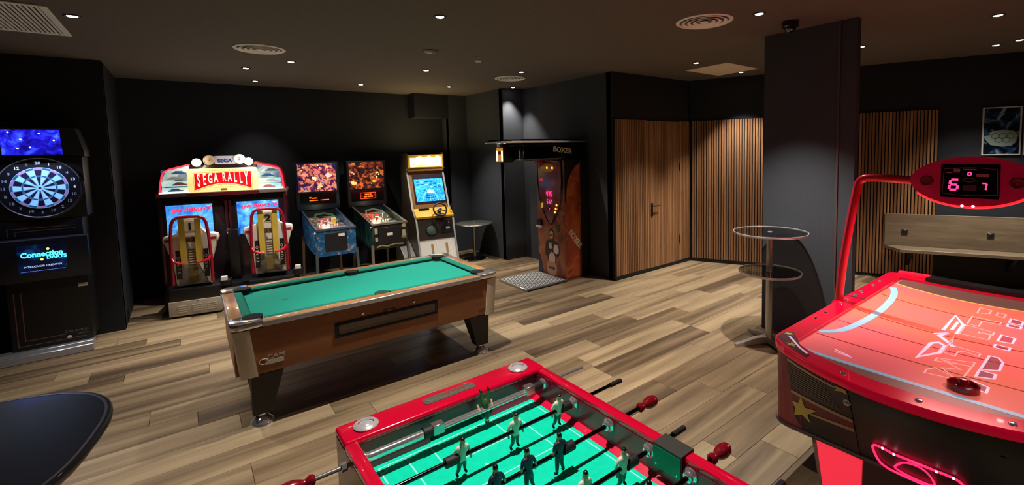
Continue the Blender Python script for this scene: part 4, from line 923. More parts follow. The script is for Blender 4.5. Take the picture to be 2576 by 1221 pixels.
B().prism([(.40, 1.69), (.175, 1.03), (.19, 1.03), (.42, 1.69)], 'x', -.073, .575).obj('screen_surround', BRN, t, smooth=False)
def SF(x, f, h): return (x, .175+(.40-.175)*f-h, 1.03+.66*f)
YS = splash('drive_screen', [(.30, (26, 110, 220)), (.48, (40, 150, 240)), (.58, (70, 190, 250)), (.66, (40, 130, 225)), (.78, (120, 220, 255))], 14.0, 0, 1.1, .2)
scv = [SF(.03, .17, .006), SF(.555, .17, .006), SF(.545, .78, .006), SF(.02, .78, .006)]
B().loft([[SF(-.005, .10, .002), SF(.575, .10, .002), SF(.575, .90, .002), SF(-.005, .90, .002)], [SF(-.005, .10, -.004), SF(.575, .10, -.004), SF(.575, .90, -.004), SF(-.005, .90, -.004)]]).obj('screen_bezel', M('bezel_purple', (44, 32, 50), .3), t, smooth=False)
ys = B().loft([scv, [(p[0], p[1]+.003, p[2]) for p in scv]]).obj('screen', YS, t, smooth=False)
YD = M('screen_dark_blue', (10, 40, 110), .3, emit=(8, 44, 130), es=.6); YL = M('screen_pale', (170, 236, 255), .3, emit=(150, 230, 255), es=1.3)
for k in range(7):
    x = .05+.075*k
    B().ribbon([SF(x, .19, .0075), SF(.29+.35*(x-.29), .50, .0075)], .006, (0, -1, .3)).obj('screen_line', YL if k % 2 else YD, ys)
B().ribbon([SF(.20, .27, .0078), SF(.38, .27, .0078), SF(.38, .335, .0078), SF(.20, .335, .0078)], .010, (0, -1, .3), True).obj('screen_box', YD, ys)
B().loft([[SF(.22, .39, .008), SF(.36, .39, .008), SF(.33, .48, .008), SF(.25, .48, .008)], [SF(.22, .39, .007), SF(.36, .39, .007), SF(.33, .48, .007), SF(.25, .48, .007)]]).obj('screen_car', YL, ys, smooth=False)
for r0 in range(3):
    for k in range(6):
        x = .05+.08*k; f = .56+.07*r0
        B().ribbon([SF(x, f, .0075), SF(x+.055, f, .0075)], .010, (0, -1, .3)).obj('screen_text_bar', YD if (k+r0) % 3 else YL, ys)
B().prism([(-.055, .865), (-.055, .90), (.06, .985), (.20, 1.035), (.20, .86)], 'x', -.075, .605, .012).obj('control_panel', YEL, t)
B().prism([(-.07, .86), (-.07, .90), (.05, .96), (.05, .86)], 'x', .26, .43, .01).obj('wheel_mount', BRN, t)
B().box(.02, .20, .085, .14, 1.0, 1.03, .003, 1).obj('panel_slot', BLACKM, t)
def wheelp(a, r): 
    c, s = math.cos(a), math.sin(a); return (.345+r*c, -.075+r*s*.42, 1.01+r*s*.9)
wl = B().tube([wheelp(2*PI*k/28, .118) for k in range(28)], .014, 10, closed=True).obj('steering_wheel', BLACK, t)
for a in (rad(200), rad(340), rad(270)): B().tube([wheelp(a, .02), wheelp(a, .118)], .009, 8).obj('wheel_spoke', DGREY, wl)
B().lathe([(.035, 0), (.03, -.02), (0, -.024)], (.345, -.07, 1.01), 16, 'y').obj('wheel_hub', CHROME, wl)
B().cyl((.345, -.07, 1.0), (.345, .06, .94), .022).obj('wheel_column', BLACK, wl)
gs = B().cyl((.56, .02, .98), (.57, -.02, 1.06), .008).obj('gear_stick', CHROME, t)
B().ball((.571, -.023, 1.07), .02, n=12).obj('gear_knob', BLACK, gs)
fp = B().prism([(-.135, .505), (-.05, .855), (-.02, .855), (-.105, .505)], 'x', -.07, .572).obj('front_panel', M('front_brown', (42, 34, 28), .45), t, smooth=False)
def tilt(o, d, z, a): o.location = (0, d, z); o.rotation_euler = (rad(-a), 0, 0); return o
FA, LA = 13.65, 17.2
tilt(B().lathe([(.105, 0), (.10, -.010), (.088, -.010), (.08, 0)], (.165, 0, .17), 28, 'y').obj('speaker_ring', BLACK, fp), -.136, .505, FA)
tilt(B().lathe([(.08, 0), (.05, -.008), (0, -.010)], (.165, 0, .17), 24, 'y').obj('speaker_cone', M('speaker_green', (70, 90, 78), .6), fp), -.136, .505, FA)
cb = tilt(B().box(.35, .54, -.008, .001, .095, .315, .003, 1).obj('coin_box', BLACK, fp), -.136, .505, FA)
B().box(.43, .50, -.011, -.0075, .155, .195).obj('coin_plate', M('coin_grey', (170, 168, 164), .4), cb); B().box(.48, .50, -.011, -.0075, .25, .28).obj('coin_return', CHROME, cb)
lp_ = B().prism([(-.275, .02), (-.125, .505), (-.095, .505), (-.245, .02)], 'x', -.07, .572).obj('lower_panel', M('panel_white', (206, 204, 198), .45), t, smooth=False)
for x in (.13, .39): tilt(B().box(x, x+.04, -.004, .001, .24, .42).obj('rust_mark', M('rust', (150, 116, 76), .7), lp_), -.276, .02, LA)
for x in (.23, .48): tilt(B().box(x, x+.012, -.007, .001, .03, .49).obj('panel_rib', WHITEP, lp_), -.276, .02, LA)
B().prism([(-.03, 0), (-.03, .03), (-.0, .22), (.32, .40), (.55, .40), (.55, 0)], 'x', -.30, -.10).obj('step_box', M('step_white', (150, 152, 150), .5), t, smooth=False)

# ------------------------------------------------------------------ punching machine (local x to the viewer's right, y into the wall)
t = thing('punching_machine', 'orange and black punching arcade machine with overhanging hood and step plate', 'arcade machine', (4.52, 6.02, 0), -90)
BW = .69
FRONT = splash('boxer_front', [(.30, (110, 46, 32)), (.46, (150, 82, 46)), (.56, (166, 100, 58)), (.66, (136, 56, 40)), (.8, (100, 40, 40))], 3.0, 0, 0, .4, detail=3)
SIDE = splash('boxer_side', [(.30, (120, 40, 24)), (.48, (176, 78, 44)), (.58, (196, 104, 62)), (.68, (160, 60, 40)), (.85, (110, 36, 30))], 3.5, 0, 0, .4, detail=3)
B().box(0, BW, 0, .33, .0, 1.86, .008).obj('body', FRONT, t)
B().box(-.0, BW, .33, .50, 0, 1.86, .004).obj('rear_body', BLACKM, t)
sd = B().prism([(.004, .03), (.30, .03), (.30, 1.80), (.22, 1.76), (.12, 1.66), (.05, 1.52), (.02, 1.35), (.004, 1.1)], 'x', BW-.001, BW+.004).obj('side_graphic', SIDE, t)
B().prism([(.0, 1.30), (.02, 1.40), (.05, 1.53), (.12, 1.67), (.22, 1.77), (.32, 1.82), (.32, 1.86), (.0, 1.86)], 'x', BW-.001, BW+.003).obj('side_black', BLACK, t)
B().tube([(BW+.004, .008, 1.2), (BW+.004, .02, 1.36), (BW+.004, .05, 1.53), (BW+.004, .12, 1.665), (BW+.004, .22, 1.765), (BW+.004, .31, 1.815)], .012, 8).obj('side_piping', M('piping_plum', (60, 24, 44), .3), t)
text('side_text', 'BOXER', .12, LETTER, sd, (BW+.0055, .20, .62), (0, .62, -.78), (0, .78, .62), fat=.004, sx=.95)
# shield display
sh = [(.35, .835), (.44, .93), (.55, 1.10), (.625, 1.32), (.65, 1.55), (.64, 1.84), (.06, 1.84), (.05, 1.55), (.075, 1.32), (.15, 1.10), (.26, .93)]
s_ = B().prism(sh, 'y', -.022, .001, .006).obj('shield', splash('shield_red', [(.30, (60, 12, 22)), (.5, (92, 20, 30)), (.65, (120, 40, 40)), (.8, (70, 20, 26))], 6.0, 0, .12, .3), t)
B().tube([(x, -.016, z) for x, z in sh], .013, 8, closed=True).obj('shield_rim', BLACKG, t)
def PX(zc):
    return lambda x, y: Vector((.345+x, -.0315, zc+y))
PINKD = M('digit_pink', (255, 60, 110), .3, emit=(255, 50, 120), es=2.2)
b = B(); digits(b, '475', .032, .075, .018, .011, PX(1.325)); b.obj('score_digits', PINKD, s_, smooth=False)
b = B(); digits(b, '512', .028, .062, .016, .009, PX(1.205)); b.obj('score_digits', M('digit_violet', (240, 60, 150), .3, emit=(240, 55, 160), es=2.0), s_, smooth=False)
b = B(); digits(b, '1', .02, .04, .016, .008, PX(1.085)); b.obj('score_digits', PINKD, s_, smooth=False)
B().lathe([(.09, 0), (.075, -.004), (0, -.005)], (.345, -.0225, 1.325), 24, 'y').obj('digit_window', M('window_red', (130, 10, 40), .3, emit=(160, 10, 50), es=.25), s_).location = (0, .0006, 0)
B().lathe([(.052, 0), (.04, -.003), (0, -.004)], (.345, -.0228, 1.085), 20, 'y').obj('digit_window', M('window_dark', (70, 6, 20), .3), s_).location = (0, .0006, 0)
o = B().lathe([(.15, 0), (.13, -.006), (0, -.008)], (0, 0, 0), 28, 'y').obj('top_badge', M('badge_olive', (120, 90, 40), .4, emit=(150, 100, 30), es=.15), s_); o.location = (.31, -.022, 1.735); o.scale = (1.15, 1, .45)
OL = M('led_orange', (255, 150, 60), .3, emit=(255, 130, 40), es=4.0)
for x, z in ((.31, 1.735), (.44, 1.735), (.52, 1.16), (.50, 1.10), (.475, 1.045)):
    B().lathe([(.020, 0), (.016, -.006), (0, -.008)], (x, -.029 if z > 1.5 else -.022, z), 12, 'y').obj('led', OL, s_)
o = B().lathe([(.05, 0), (0, -.004)], (0, 0, 0), 14, 'y').obj('red_mark', M('mark_red', (200, 50, 40), .4, emit=(210, 40, 30), es=.4), s_); o.location = (.15, -.0225, 1.545); o.scale = (1.1, 1, .5)
B().tube([(.20+.025*k, -.024, 1.545+.006*math.sin(k*2)) for k in range(13)], .005, 6).obj('script_line', M('script_tan', (180, 120, 90), .5), s_)
B().tube([(.135, -.024, 1.10), (.14, -.024, 1.15), (.16, -.024, 1.17), (.17, -.024, 1.13), (.15, -.024, 1.09)], .010, 6).obj('glove_mark', M('mark_yellow', (230, 200, 80), .4, emit=(220, 190, 70), es=.5), s_)
B().box(.47, .56, -.006, .001, .74, .845, .004, 1).obj('coin_plate', M('coin_green', (70, 76, 40), .4), t)
B().box(.02, .12, -.04, .001, .80, .90, .005).obj('coin_tray', BLACK, t); B().box(.01, .15, -.05, .001, .765, .80, .004).obj('tray_lip', WHITEP, t)
B().box(.48, .60, -.004, .001, 1.87, 1.93).obj('top_card', M('card_beige', (200, 190, 172), .5), t).location = (0, -.003, 0)
# printed boxer figure
SK = M('print_skin', (206, 168, 148), .5); SKD = M('print_line', (46, 30, 26), .5)
fg = B().prism([(.34, .60), (.27, .585), (.205, .53), (.18, .42), (.19, .33), (.24, .31), (.25, .23), (.44, .23), (.46, .31), (.53, .36), (.545, .46), (.515, .54), (.44, .58), (.40, .60), (.405, .66), (.40, .74), (.37, .775), (.32, .77), (.29, .73), (.30, .66)], 'y', -.003, .001).obj('printed_figure', SKD, t, smooth=False)
B().prism([(.315, .625), (.375, .60), (.395, .66), (.39, .72), (.35, .735), (.31, .72)], 'y', -.0045, -.0028).obj('printed_face', SK, fg, smooth=False)
B().prism([(.32, .652), (.385, .652), (.385, .676), (.32, .676)], 'y', -.0055, -.0044).obj('printed_glasses', SKD, fg, smooth=False)
B().prism([(.40, .40), (.46, .375), (.52, .40), (.53, .46), (.50, .525), (.44, .53), (.40, .48)], 'y', -.0045, -.0028).obj('printed_glove', M('print_pale', (222, 196, 182), .5), fg, smooth=False)
B().prism([(.28, .46), (.33, .43), (.36, .47), (.35, .53), (.31, .545), (.28, .51)], 'y', -.0045, -.0028).obj('printed_glove', SK, fg, smooth=False)
B().prism([(.27, .24), (.43, .24), (.44, .33), (.40, .385), (.33, .395), (.28, .33)], 'y', -.0045, -.0028).obj('printed_torso', SK, fg, smooth=False)
bl = B().prism(arc(.345, .135, .13, 0, 352, 40), 'y', -.004, .001).obj('printed_ball', M('print_ball', (168, 128, 96), .5), t, smooth=False)
text('ball_text', 'BOXER', .05, BLKINK, bl, (.345, -.0052, .135), (1, 0, 0), (0, 0, 1), fat=.002)
B().prism([(.003, .02), (.14, .02), (.10, .16), (.06, .30), (.003, .36)], 'y', -.002, .001).obj('printed_blue', M('print_blue', (46, 44, 70), .5), t, smooth=False)
# hood
B().box(0, BW, -.72, .46, 1.865, 2.12, .03, 3).obj('hood', BLACKG, t)
B().prism(rrect(-.04, BW+.04, -.96, .48, .16, 6), 'z', 2.12, 2.175, .01).obj('hood_top', M('hood_top_dark', (30, 30, 32), .22, .6), t)
B().tube([(-.04, -.82, 2.135), (-.02, -.92, 2.135), (.08, -.972, 2.135), (BW-.08, -.972, 2.135), (BW+.02, -.92, 2.135), (BW+.045, -.82, 2.135), (BW+.045, .40, 2.135)], .014, 8).obj('hood_bumper', CHROME, t)
B().cyl((.12, -.70, 1.87), (.12, -.70, 2.12), .10, n=24).obj('hood_chrome', STEEL, t)
lb = B().box(.20, .38, -.88, -.70, 1.845, 2.075, .012).obj('lamp_box', BLACK, t)
B().box(.205, .375, -.888, -.878, 1.86, 2.065, .004, 1).obj('lamp_panel', M('lamp_panel', (196, 144, 84), .4, emit=(220, 150, 70), es=.5), lb)
for x in (.207, .345): B().box(x, x+.03, -.894, -.886, 1.865, 2.02, .003, 1).obj('lamp_tube', M('tube_warm', (255, 236, 190), .3, emit=(255, 228, 170), es=3.0), lb)
B().box(.265, .33, -.892, -.887, 1.965, 2.01).obj('lamp_mark', M('mark_brown', (90, 40, 24), .5), lb)
text('hood_text', 'BOXER', .105, LETTER, t, (BW+.0012, -.02, 2.005), (0, 1, -.12), (0, .12, 1), fat=.004, sx=1.1)
B().ball((.16, -.06, 1.84), .085, (1, .8, 1), 14).obj('punch_pad', M('pad_red', (120, 24, 40), .35), t)
pl_ = B().box(.0, BW+.06, -.78, -.012, .004, .028, .006, 1).obj('step_plate', M('plate_base', (92, 92, 96), .45, .3), t)
B().box(.0, BW+.06, -.79, -.77, .0, .032, .005, 1).obj('plate_lip', STEEL, t)
b = B()
for i in range(18):
    for j in range(17):
        x = .03+.039*i; y = -.755+.043*j; a = PI/4 if (i+j) % 2 else -PI/4; c, s = math.cos(a)*.017, math.sin(a)*.017
        b.loft([[(x+c, y+s, .028), (x-s*.5, y+c*.5, .028), (x-c, y-s, .028), (x+s*.5, y-c*.5, .028)], [(x+c*.6, y+s*.6, .031), (x-s*.2, y+c*.2, .031), (x-c*.6, y-s*.6, .031), (x+s*.2, y-c*.2, .031)]])
stuff(b.obj('tread_pattern', M('tread_bright', (248, 248, 244), .5, 0), pl_, smooth=False))

# ------------------------------------------------------------------ bench and posters on the right wall (local x along the wall, -y into the room)
t = thing('wall_bench', 'long wooden wall bench with a backboard on the right wall', 'bench', E0+WA*2.80, -65.85)
B().box(0.0, 3.0, -.030, -.001, .50, .965, .003, 1).obj('backboard', BENCHW, t).location = (0, -.036, 0)
B().prism([(0.0, -.068), (.14, -.36), (3.0, -.36), (3.0, -.068)], 'z', .455, .50, .003, 1).obj('seat_board', BENCHW, t)
for x in (.26, 1.35, 2.5):
    B().prism([(-.07, .455), (-.32, .455), (-.07, .22)], 'x', x, x+.04).obj('bracket', BLACK, t, smooth=False)
for x in (.20, 1.14, 2.2):
    s = B().box(x, x+.075, -.074, -.066, .665, .745, .004, 1).obj('socket', M('socket_dark', (40, 32, 32), .4), t)
    B().box(x+.02, x+.055, -.0765, -.073, .685, .725, .002, 1).obj('socket_insert', BLACK, s)
tag(B().box(.58, 3.0, -.05, -.001, .03, .45).obj('kick_board', BLACKM), 'black board under the wall bench', 'panel').location = (0, 0, 0)
kb = bpy.data.objects['kick_board']; kb.parent = t
for k in ('label', 'category'): del kb[k]
POSTER = splash('poster_paint', [(.36, (12, 14, 22)), (.47, (18, 26, 44)), (.54, (40, 58, 100)), (.60, (70, 96, 140)), (.66, (160, 168, 180)), (.8, (20, 22, 30))], 5.5, 0, 0, .35, dist=2.0)
PFR = M('poster_frame', (206, 206, 204), .4)
for k, (x, lab) in enumerate(((3.856, 'framed blue and black poster with white interlocked rings on the right wall'), (4.275, 'framed poster cut by the right edge of the picture'))):
    t = thing('framed_poster', lab, 'poster', E0+WA*x, -65.85, 'posters on the right wall')
    B().box(.012, .378, -.014, -.001, 1.812, 2.43).obj('print', POSTER, t, smooth=False)
    for a in ((0, .014, 1.80, 2.442), (.376, .39, 1.80, 2.442), (.014, .376, 1.80, 1.814), (.014, .376, 2.428, 2.442)):
        B().box(a[0], a[1], -.024, -.001, a[2], a[3]).obj('frame', PFR, t, smooth=False)
    if k == 0:
        wp = B().prism([(.03, 2.02), (.09, 1.94), (.20, 1.915), (.30, 1.925), (.345, 1.97), (.355, 2.06), (.32, 2.125), (.22, 2.14), (.13, 2.13), (.06, 2.10), (.09, 2.075), (.02, 2.06)], 'y', -.0155, -.0135).obj('white_patch', M('poster_white', (214, 208, 200), .5), t, smooth=False)
        RG = M('ring_ink', (84, 80, 78), .5)
        for rx, rz in ((.135, 2.055), (.21, 2.055), (.285, 2.055), (.172, 2.005), (.248, 2.005)):
            B().ribbon([(x, -.0157, z) for x, z in arc(rx, rz, .036, 0, 345, 23)], .0055, (0, -1, 0), True).obj('ring', RG, wp, smooth=False)
        B().prism([(.20, 2.43), (.245, 2.43), (.17, 2.27), (.135, 2.26)], 'y', -.0152, -.0135).obj('white_stroke', M('poster_grey', (170, 176, 180), .5), t, smooth=False)
    B().box(.014, .376, -.0175, -.0165, 1.814, 2.428).obj('pane', GLASS, t, smooth=False)

# ------------------------------------------------------------------ air hockey table (local origin at the middle of the floor under it)
HX, HY = 3.81, .60
t = thing('air_hockey_table', 'red air hockey table with playfield brightened by added glow and lit score arch', 'air hockey table', (HX, HY, 0))
def bow(y): return 1-min(1.0, (y/.70)**2)
def nearx(y): return -1.11-.27*bow(y)
def farx(y): return 1.10-.10*bow(y)
YS_ = [-.70+1.40*k/24 for k in range(25)]
def nearxz(y, z): return -1.11-.27*bow(y)*min(1.0, max(0.0, (z-.34)/.46))
def outline(off, ry, k=1.0):
    """closed outline, inset by off, rounded corners of radius ry"""
    pts = []
    ys = [y*(.70-off)/.70 for y in YS_]
    n = [(-1.11-.27*k*bow(y)+off, y) for y in ys]; f = [(1.10-.10*k*bow(y)-off, y) for y in ys[::-1]]
    def corner(p, q, c):
        P, Q, Cn = Vector((p[0], p[1])), Vector((q[0], q[1])), Vector((c[0], c[1]))
        return [tuple((1-s)**2*P+2*s*(1-s)*Cn+s*s*Q) for s in (0, .2, .4, .6, .8, 1)]
    Y = .70-off
    nn = [p for p in n if abs(p[1]) < Y-ry]; ff = [p for p in f if abs(p[1]) < Y-ry]
    pts += corner((n[0][0]+ry, -Y), nn[0], n[0])+nn+corner(nn[-1], (n[-1][0]+ry, Y), n[-1])
    pts += corner((f[0][0]-ry, Y), ff[0], f[0])+ff+corner(ff[-1], (f[-1][0]-ry, -Y), f[-1])
    return pts
HRED = M('hockey_red', (206, 6, 50), .22, coat=.4, emit=(230, 8, 52), es=.14)  # slight emission added to brighten the red rails
HSIDE = M('hockey_side_red', (128, 12, 40), .35)
body = B().loft([[(x, y, z) for x, y in outline(.02, .09, k)] for k, z in ((0, .34), (.25, .455), (.5, .57), (.75, .685), (1, .80), (1, .815))]).obj('body', M('hockey_black', (12, 12, 13), .4), t)
# rails: outer top ring, then inner step
def ring(o1, o2, z0, z1, name, mat, r1=.10, r2=.06):
    a = outline(o1, r1); c = outline(o2, r2); b = B(); n = len(a)
    va = [b.bm.verts.new((x, y, z0)) for x, y in a]; vb = [b.bm.verts.new((x, y, z1-.006)) for x, y in a]
    ve = [b.bm.verts.new((x*.997, y*.995, z1)) for x, y in a]
    vc = [b.bm.verts.new((x, y, z1)) for x, y in c]; vd = [b.bm.verts.new((x, y, z0)) for x, y in c]
    for i in range(n):
        j = (i+1) % n
        for p, q in ((va, vb), (vb, ve), (ve, vc), (vc, vd), (vd, va)): b.bm.faces.new((p[i], p[j], q[j], q[i]))
    return b.obj(name, mat, t)
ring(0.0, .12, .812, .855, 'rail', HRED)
FIELD = M('hockey_field', (240, 112, 100), .25, coat=.3, emit=(240, 90, 84), es=.2)  # field and its print glow in place of lamp light
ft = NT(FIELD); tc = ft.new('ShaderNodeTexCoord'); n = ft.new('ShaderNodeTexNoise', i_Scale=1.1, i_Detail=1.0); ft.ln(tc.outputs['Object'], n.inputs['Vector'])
r = ft.ramp([(.38, (242, 116, 122)), (.62, (242, 126, 98))]); ft.ln(n.outputs[0], r.inputs[0]); ft.ln(r.outputs[0], ft.b.inputs['Base Color']); ft.ln(r.outputs[0], ft.b.inputs['Emission Color'])  # pink to orange drift puts the warm arch light into the colour
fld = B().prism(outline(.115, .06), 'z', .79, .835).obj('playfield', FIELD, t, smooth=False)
def flat(name, pts, mat, z=.8352, h=.0006, par=None):
    b = B(); b.prism([(x, y) for x, y in pts], 'z', z, z+h); return b.obj(name, mat, par or fld, smooth=False, tri=True)
GREYF = M('field_grey', (150, 112, 108), .35)
LBL = M('field_line_blue', (150, 205, 236), .35, emit=(150, 215, 250), es=.12)
def W(x, y): return (x-HX, y-HY)
yy = [-.565+1.13*k/16 for k in range(17)]
flat('end_zone', [(nearx(y)+.118, y) for y in yy]+[(-1.085-.025*bow(y), y) for y in yy[::-1]], GREYF)
flat('end_zone', [(farx(y)-.118, y) for y in yy[::-1]]+[(.865-.28*bow(y), y) for y in yy], M('field_far_grey', (112, 84, 78), .35))
B().ribbon([(-1.085-.025*bow(y), y, .8356) for y in yy], .034, (0, 0, 1)).obj('end_line', LBL, fld)
B().ribbon([(.86-.28*bow(y), y, .8356) for y in yy], .016, (0, 0, 1)).obj('far_end_line', M('line_gold', (236, 190, 90), .4, emit=(240, 180, 70), es=.3), fld)
cr = [(-.76, .565), (-.68, .49), (-.52, .455), (-.17, .435), (.17, .452), (.44, .49), (.62, .55)]
cr = [(x, y) for x, y in cr]
from mathutils.geometry import interpolate_bezier
def smooth(pts, k=3):
    for _ in range(k):
        q = [pts[0]]
        for a, b in zip(pts, pts[1:]): q += [(a[0]*.75+b[0]*.25, a[1]*.75+b[1]*.25), (a[0]*.25+b[0]*.75, a[1]*.25+b[1]*.75)]
        pts = q+[pts[-1]]
    return pts
for s in (1, -1): B().ribbon([(x, s*y, .8356) for x, y in smooth(cr)], .044, (0, 0, 1)).obj('crease_line', LBL, fld)
SEAM = M('field_seam', (150, 30, 38), .4)
for x0, bw in ((-.07, .22), (-.78, .055), (.45, .25), (-.42, .12)):
    B().ribbon([(x0-bw*bow(y), y, .8355) for y in yy], .007, (0, 0, 1)).obj('field_seam', SEAM, fld)
ARTW = M('field_white', (236, 214, 240), .35, emit=(236, 200, 240), es=.3); ARTL = M('field_outline', (246, 190, 190), .35, emit=(250, 180, 180), es=.2); ARTF = M('field_mauve', (168, 92, 104), .35)
def lines(name, pts, w, mat, closed=True): B().ribbon([(x-HX, y-HY, .8358) for x, y in pts], w, (0, 0, 1), closed).obj(name, mat, fld)
lines('printed_letter', [(3.06, .676), (3.335, .675), (3.375, .648), (3.34, .613), (3.214, .612)], .020, ARTW)
lines('printed_letter', [(3.585, .65), (3.50, .672), (3.395, .60), (3.36, .583)], .022, ARTW, False)
lines('printed_letter', [(3.514, .70), (3.59, .648)], .016, ARTW, False)
lines('printed_letter', [(3.62, .678), (3.99, .686), (3.815, .617), (3.60, .612)], .018, ARTW, False)
lines('printed_letter', [(3.66, .645), (3.86, .65)], .016, ARTW, False)
for L in ([(4.049, .612), (4.035, .515), (4.04, .472), (3.979, .472), (3.982, .554), (3.852, .55), (3.862, .605)],
          [(3.828, .607), (3.793, .471), (3.729, .47), (3.718, .529), (3.746, .53), (3.738, .478), (3.627, .473), (3.627, .603)],
          [(3.575, .616), (3.386, .596), (3.354, .467), (3.303, .466), (3.326, .519), (3.307, .55), (3.214, .55), (3.233, .602)],
          [(3.124, .604), (3.194, .465), (3.134, .463), (3.072, .604)],
          [(2.924, .606), (2.976, .584), (2.914, .495), (3.0, .562), (3.045, .494), (3.115, .585), (3.118, .465), (2.901, .469), (2.872, .604)],
          [(4.301, .61), (4.282, .549), (4.188, .548), (4.151, .603)], [(4.261, .514), (4.248, .473), (4.157, .474), (4.179, .515)]):
    lines('printed_outline', L, .008, ARTL)
for L in ([(3.775, .437), (3.761, .377), (3.656, .378), (3.641, .437)], [(3.574, .436), (3.569, .375), (3.512, .376), (3.517, .436)], [(3.357, .431), (3.359, .397), (3.301, .371), (3.167, .369), (3.122, .432)],
          [(3.108, .433), (3.105, .372), (3.038, .371), (3.005, .432)], [(2.944, .431), (2.912, .372), (2.841, .37), (2.846, .395)], [(4.171, .441), (4.15, .383), (4.068, .382), (4.066, .44)], [(4.035, .44), (4.031, .38), (3.981, .38), (3.975, .438)]):
    flat('printed_block', [W(*p) for p in L], ARTF); lines('printed_outline', L, .011, ARTW)
lines('printed_logo', [(2.84, 1.0), (2.825, .97), (2.80, .91)], .010, ARTW, False); lines('printed_logo', [(2.81, .995), (2.79, .90)], .006, ARTW, False)
# rail fittings
for x, y in ((-.59, .655), (-.43, .655), (-.165, .655), (-.045, .655), (.12, .655), (.25, .655), (.51, .655), (.67, .655)):
    B().lathe([(.013, 0), (.011, .006), (0, .008)], (x, y, .855), 12).obj('rail_screw', CHROME, t)
for y in (.25, -.06, -.35): B().lathe([(.015, 0), (.012, .007), (0, .009)], (nearx(y)+.06, y, .855), 12).obj('rail_screw', CHROME, t)
B().box(.055, .085, .575, .705, .8545, .8565).obj('rail_gap', M('gap_dark', (70, 4, 18), .6), t)
B().box(1.0, 1.06, .40, .62, .856, .885, .008).obj('corner_block', M('block_red', (230, 30, 60), .3, emit=(240, 20, 50), es=.5), t)
b = B(); b.ribbon([(farx(y)-.06, y, .857) for y in [-.66+1.06*k/14 for k in range(15)]], .12, (0, 0, 1), h=.03); b.obj('far_rail_cap', M('rail_cap_dark', (22, 10, 14), .3), t)
cs = [(-1.08, .675), (-.96, .68), (-.93, .645), (-1.10, .535), (-1.20, .44), (-1.245, .44), (-1.20, .52), (-1.13, .62)]
stk = flat('corner_sticker', cs, M('sticker_maroon', (90, 24, 36), .4), .8552, .0008, t)
def star(cx, cy, r, rot=0): return [(cx+(r if k % 2 == 0 else r*.42)*math.cos(rot+PI*k/5), cy+(r if k % 2 == 0 else r*.42)*math.sin(rot+PI*k/5)) for k in range(10)]
flat('printed_star', star(-1.13, .57, .036, .3), GOLD, .8562, .0006, stk); flat('printed_star', star(-.985, .650, .03, .9), GOLD, .8562, .0006, stk)
lines_ = B().ribbon([(-1.02, .63, .8563), (-1.14, .52, .8563), (-1.19, .46, .8563)], .012, (0, 0, 1)).obj('printed_swoosh', ARTW, stk)
# near face graphics
def face(name, pts, mat, off=.004, par=None):
    """flat print wrapped on the bowed near end, pts are (y, z) in the room"""
    b = B(); bm = b.bm
    bm.faces.new([bm.verts.new((0, p[0]-HY, p[1])) for p in pts])
    for k in range(-26, 27): bmesh.ops.bisect_plane(bm, geom=bm.verts[:]+bm.edges[:]+bm.faces[:], plane_co=(0, k*.025, 0), plane_no=(0, 1, 0))
    for k in range(10): bmesh.ops.bisect_plane(bm, geom=bm.verts[:]+bm.edges[:]+bm.faces[:], plane_co=(0, 0, .36+k*.05), plane_no=(0, 0, 1))
    bmesh.ops.triangulate(bm, faces=bm.faces[:])
    for v in bm.verts: v.co.x = nearxz(v.co.y, v.co.z)+.02-off
    return b.obj(name, mat, par or body, smooth=False)
PNL = M('panel_dark', (44, 28, 30), .5); PRED = M('panel_red', (110, 24, 34), .45); TAN = M('panel_tan', (176, 146, 118), .5)
pn = face('graphic_panel', [(1.17, .80), (.815, .80), (.824, .36), (1.15, .36)], PNL)
for k in range(9):
    z0 = .765-.0155*k
    face('panel_line', [(1.165, z0), (1.165, z0-.006), (.93-.008*k, z0-.006), (.94-.008*k, z0)], M('line_grey', (104, 92, 84), .5), .0065, pn)
face('panel_red', [(1.168, .800), (.86, .800), (.872, .795)], PRED, .006, pn)
face('panel_stripe', [(1.168, .795), (1.168, .778), (.887, .772), (.872, .786)], TAN, .007, pn)
face('panel_stripe', [(1.160, .598), (1.160, .580), (.821, .584), (.819, .606)], TAN, .007, pn)
face('panel_red', [(1.160, .579), (.821, .583), (.822, .545), (1.046, .509), (1.155, .494)], PRED, .006, pn)
face('panel_stripe', [(1.052, .505), (1.057, .490), (.824, .519), (.821, .543)], TAN, .007, pn)
face('printed_star', [(1.096, .590), (1.081, .525), (1.011, .544), (1.071, .484), (1.059, .433), (1.105, .465), (1.152, .438), (1.14, .487), (1.158, .525), (1.118, .535)], GOLD, .009, pn)
face('printed_star', [(.88, .790), (.853, .797), (.820, .799), (.818, .768), (.845, .775), (.888, .755), (.867, .778)], GOLD, .009, pn)
B().lathe([(.018, 0), (.015, -.006), (0, -.008)], (nearxz(.228, .715)+.012, .228, .715), 14, 'x').obj('lock', CHROME, t)
# red corner post
b = B(); P = [p for p in outline(.012, .095) if p[1] > .50 and p[0] < -.9]
P0 = [p for p in outline(.012, .095, 0) if p[1] > .50 and p[0] < -.9]
b.loft([[(x, y, .345) for x, y in P0]+[(x+.03, y-.03, .345) for x, y in P0[::-1]], [(x, y, .812) for x, y in P]+[(x+.03, y-.03, .812) for x, y in P[::-1]]]).obj('corner_post', HSIDE, t)
b = B(); b.tube([(x, y, .345) for x, y in outline(.012, .09, 0)], .012, 6, closed=True); b.obj('bottom_trim', M('trim_grey', (70, 58, 52), .4), t)
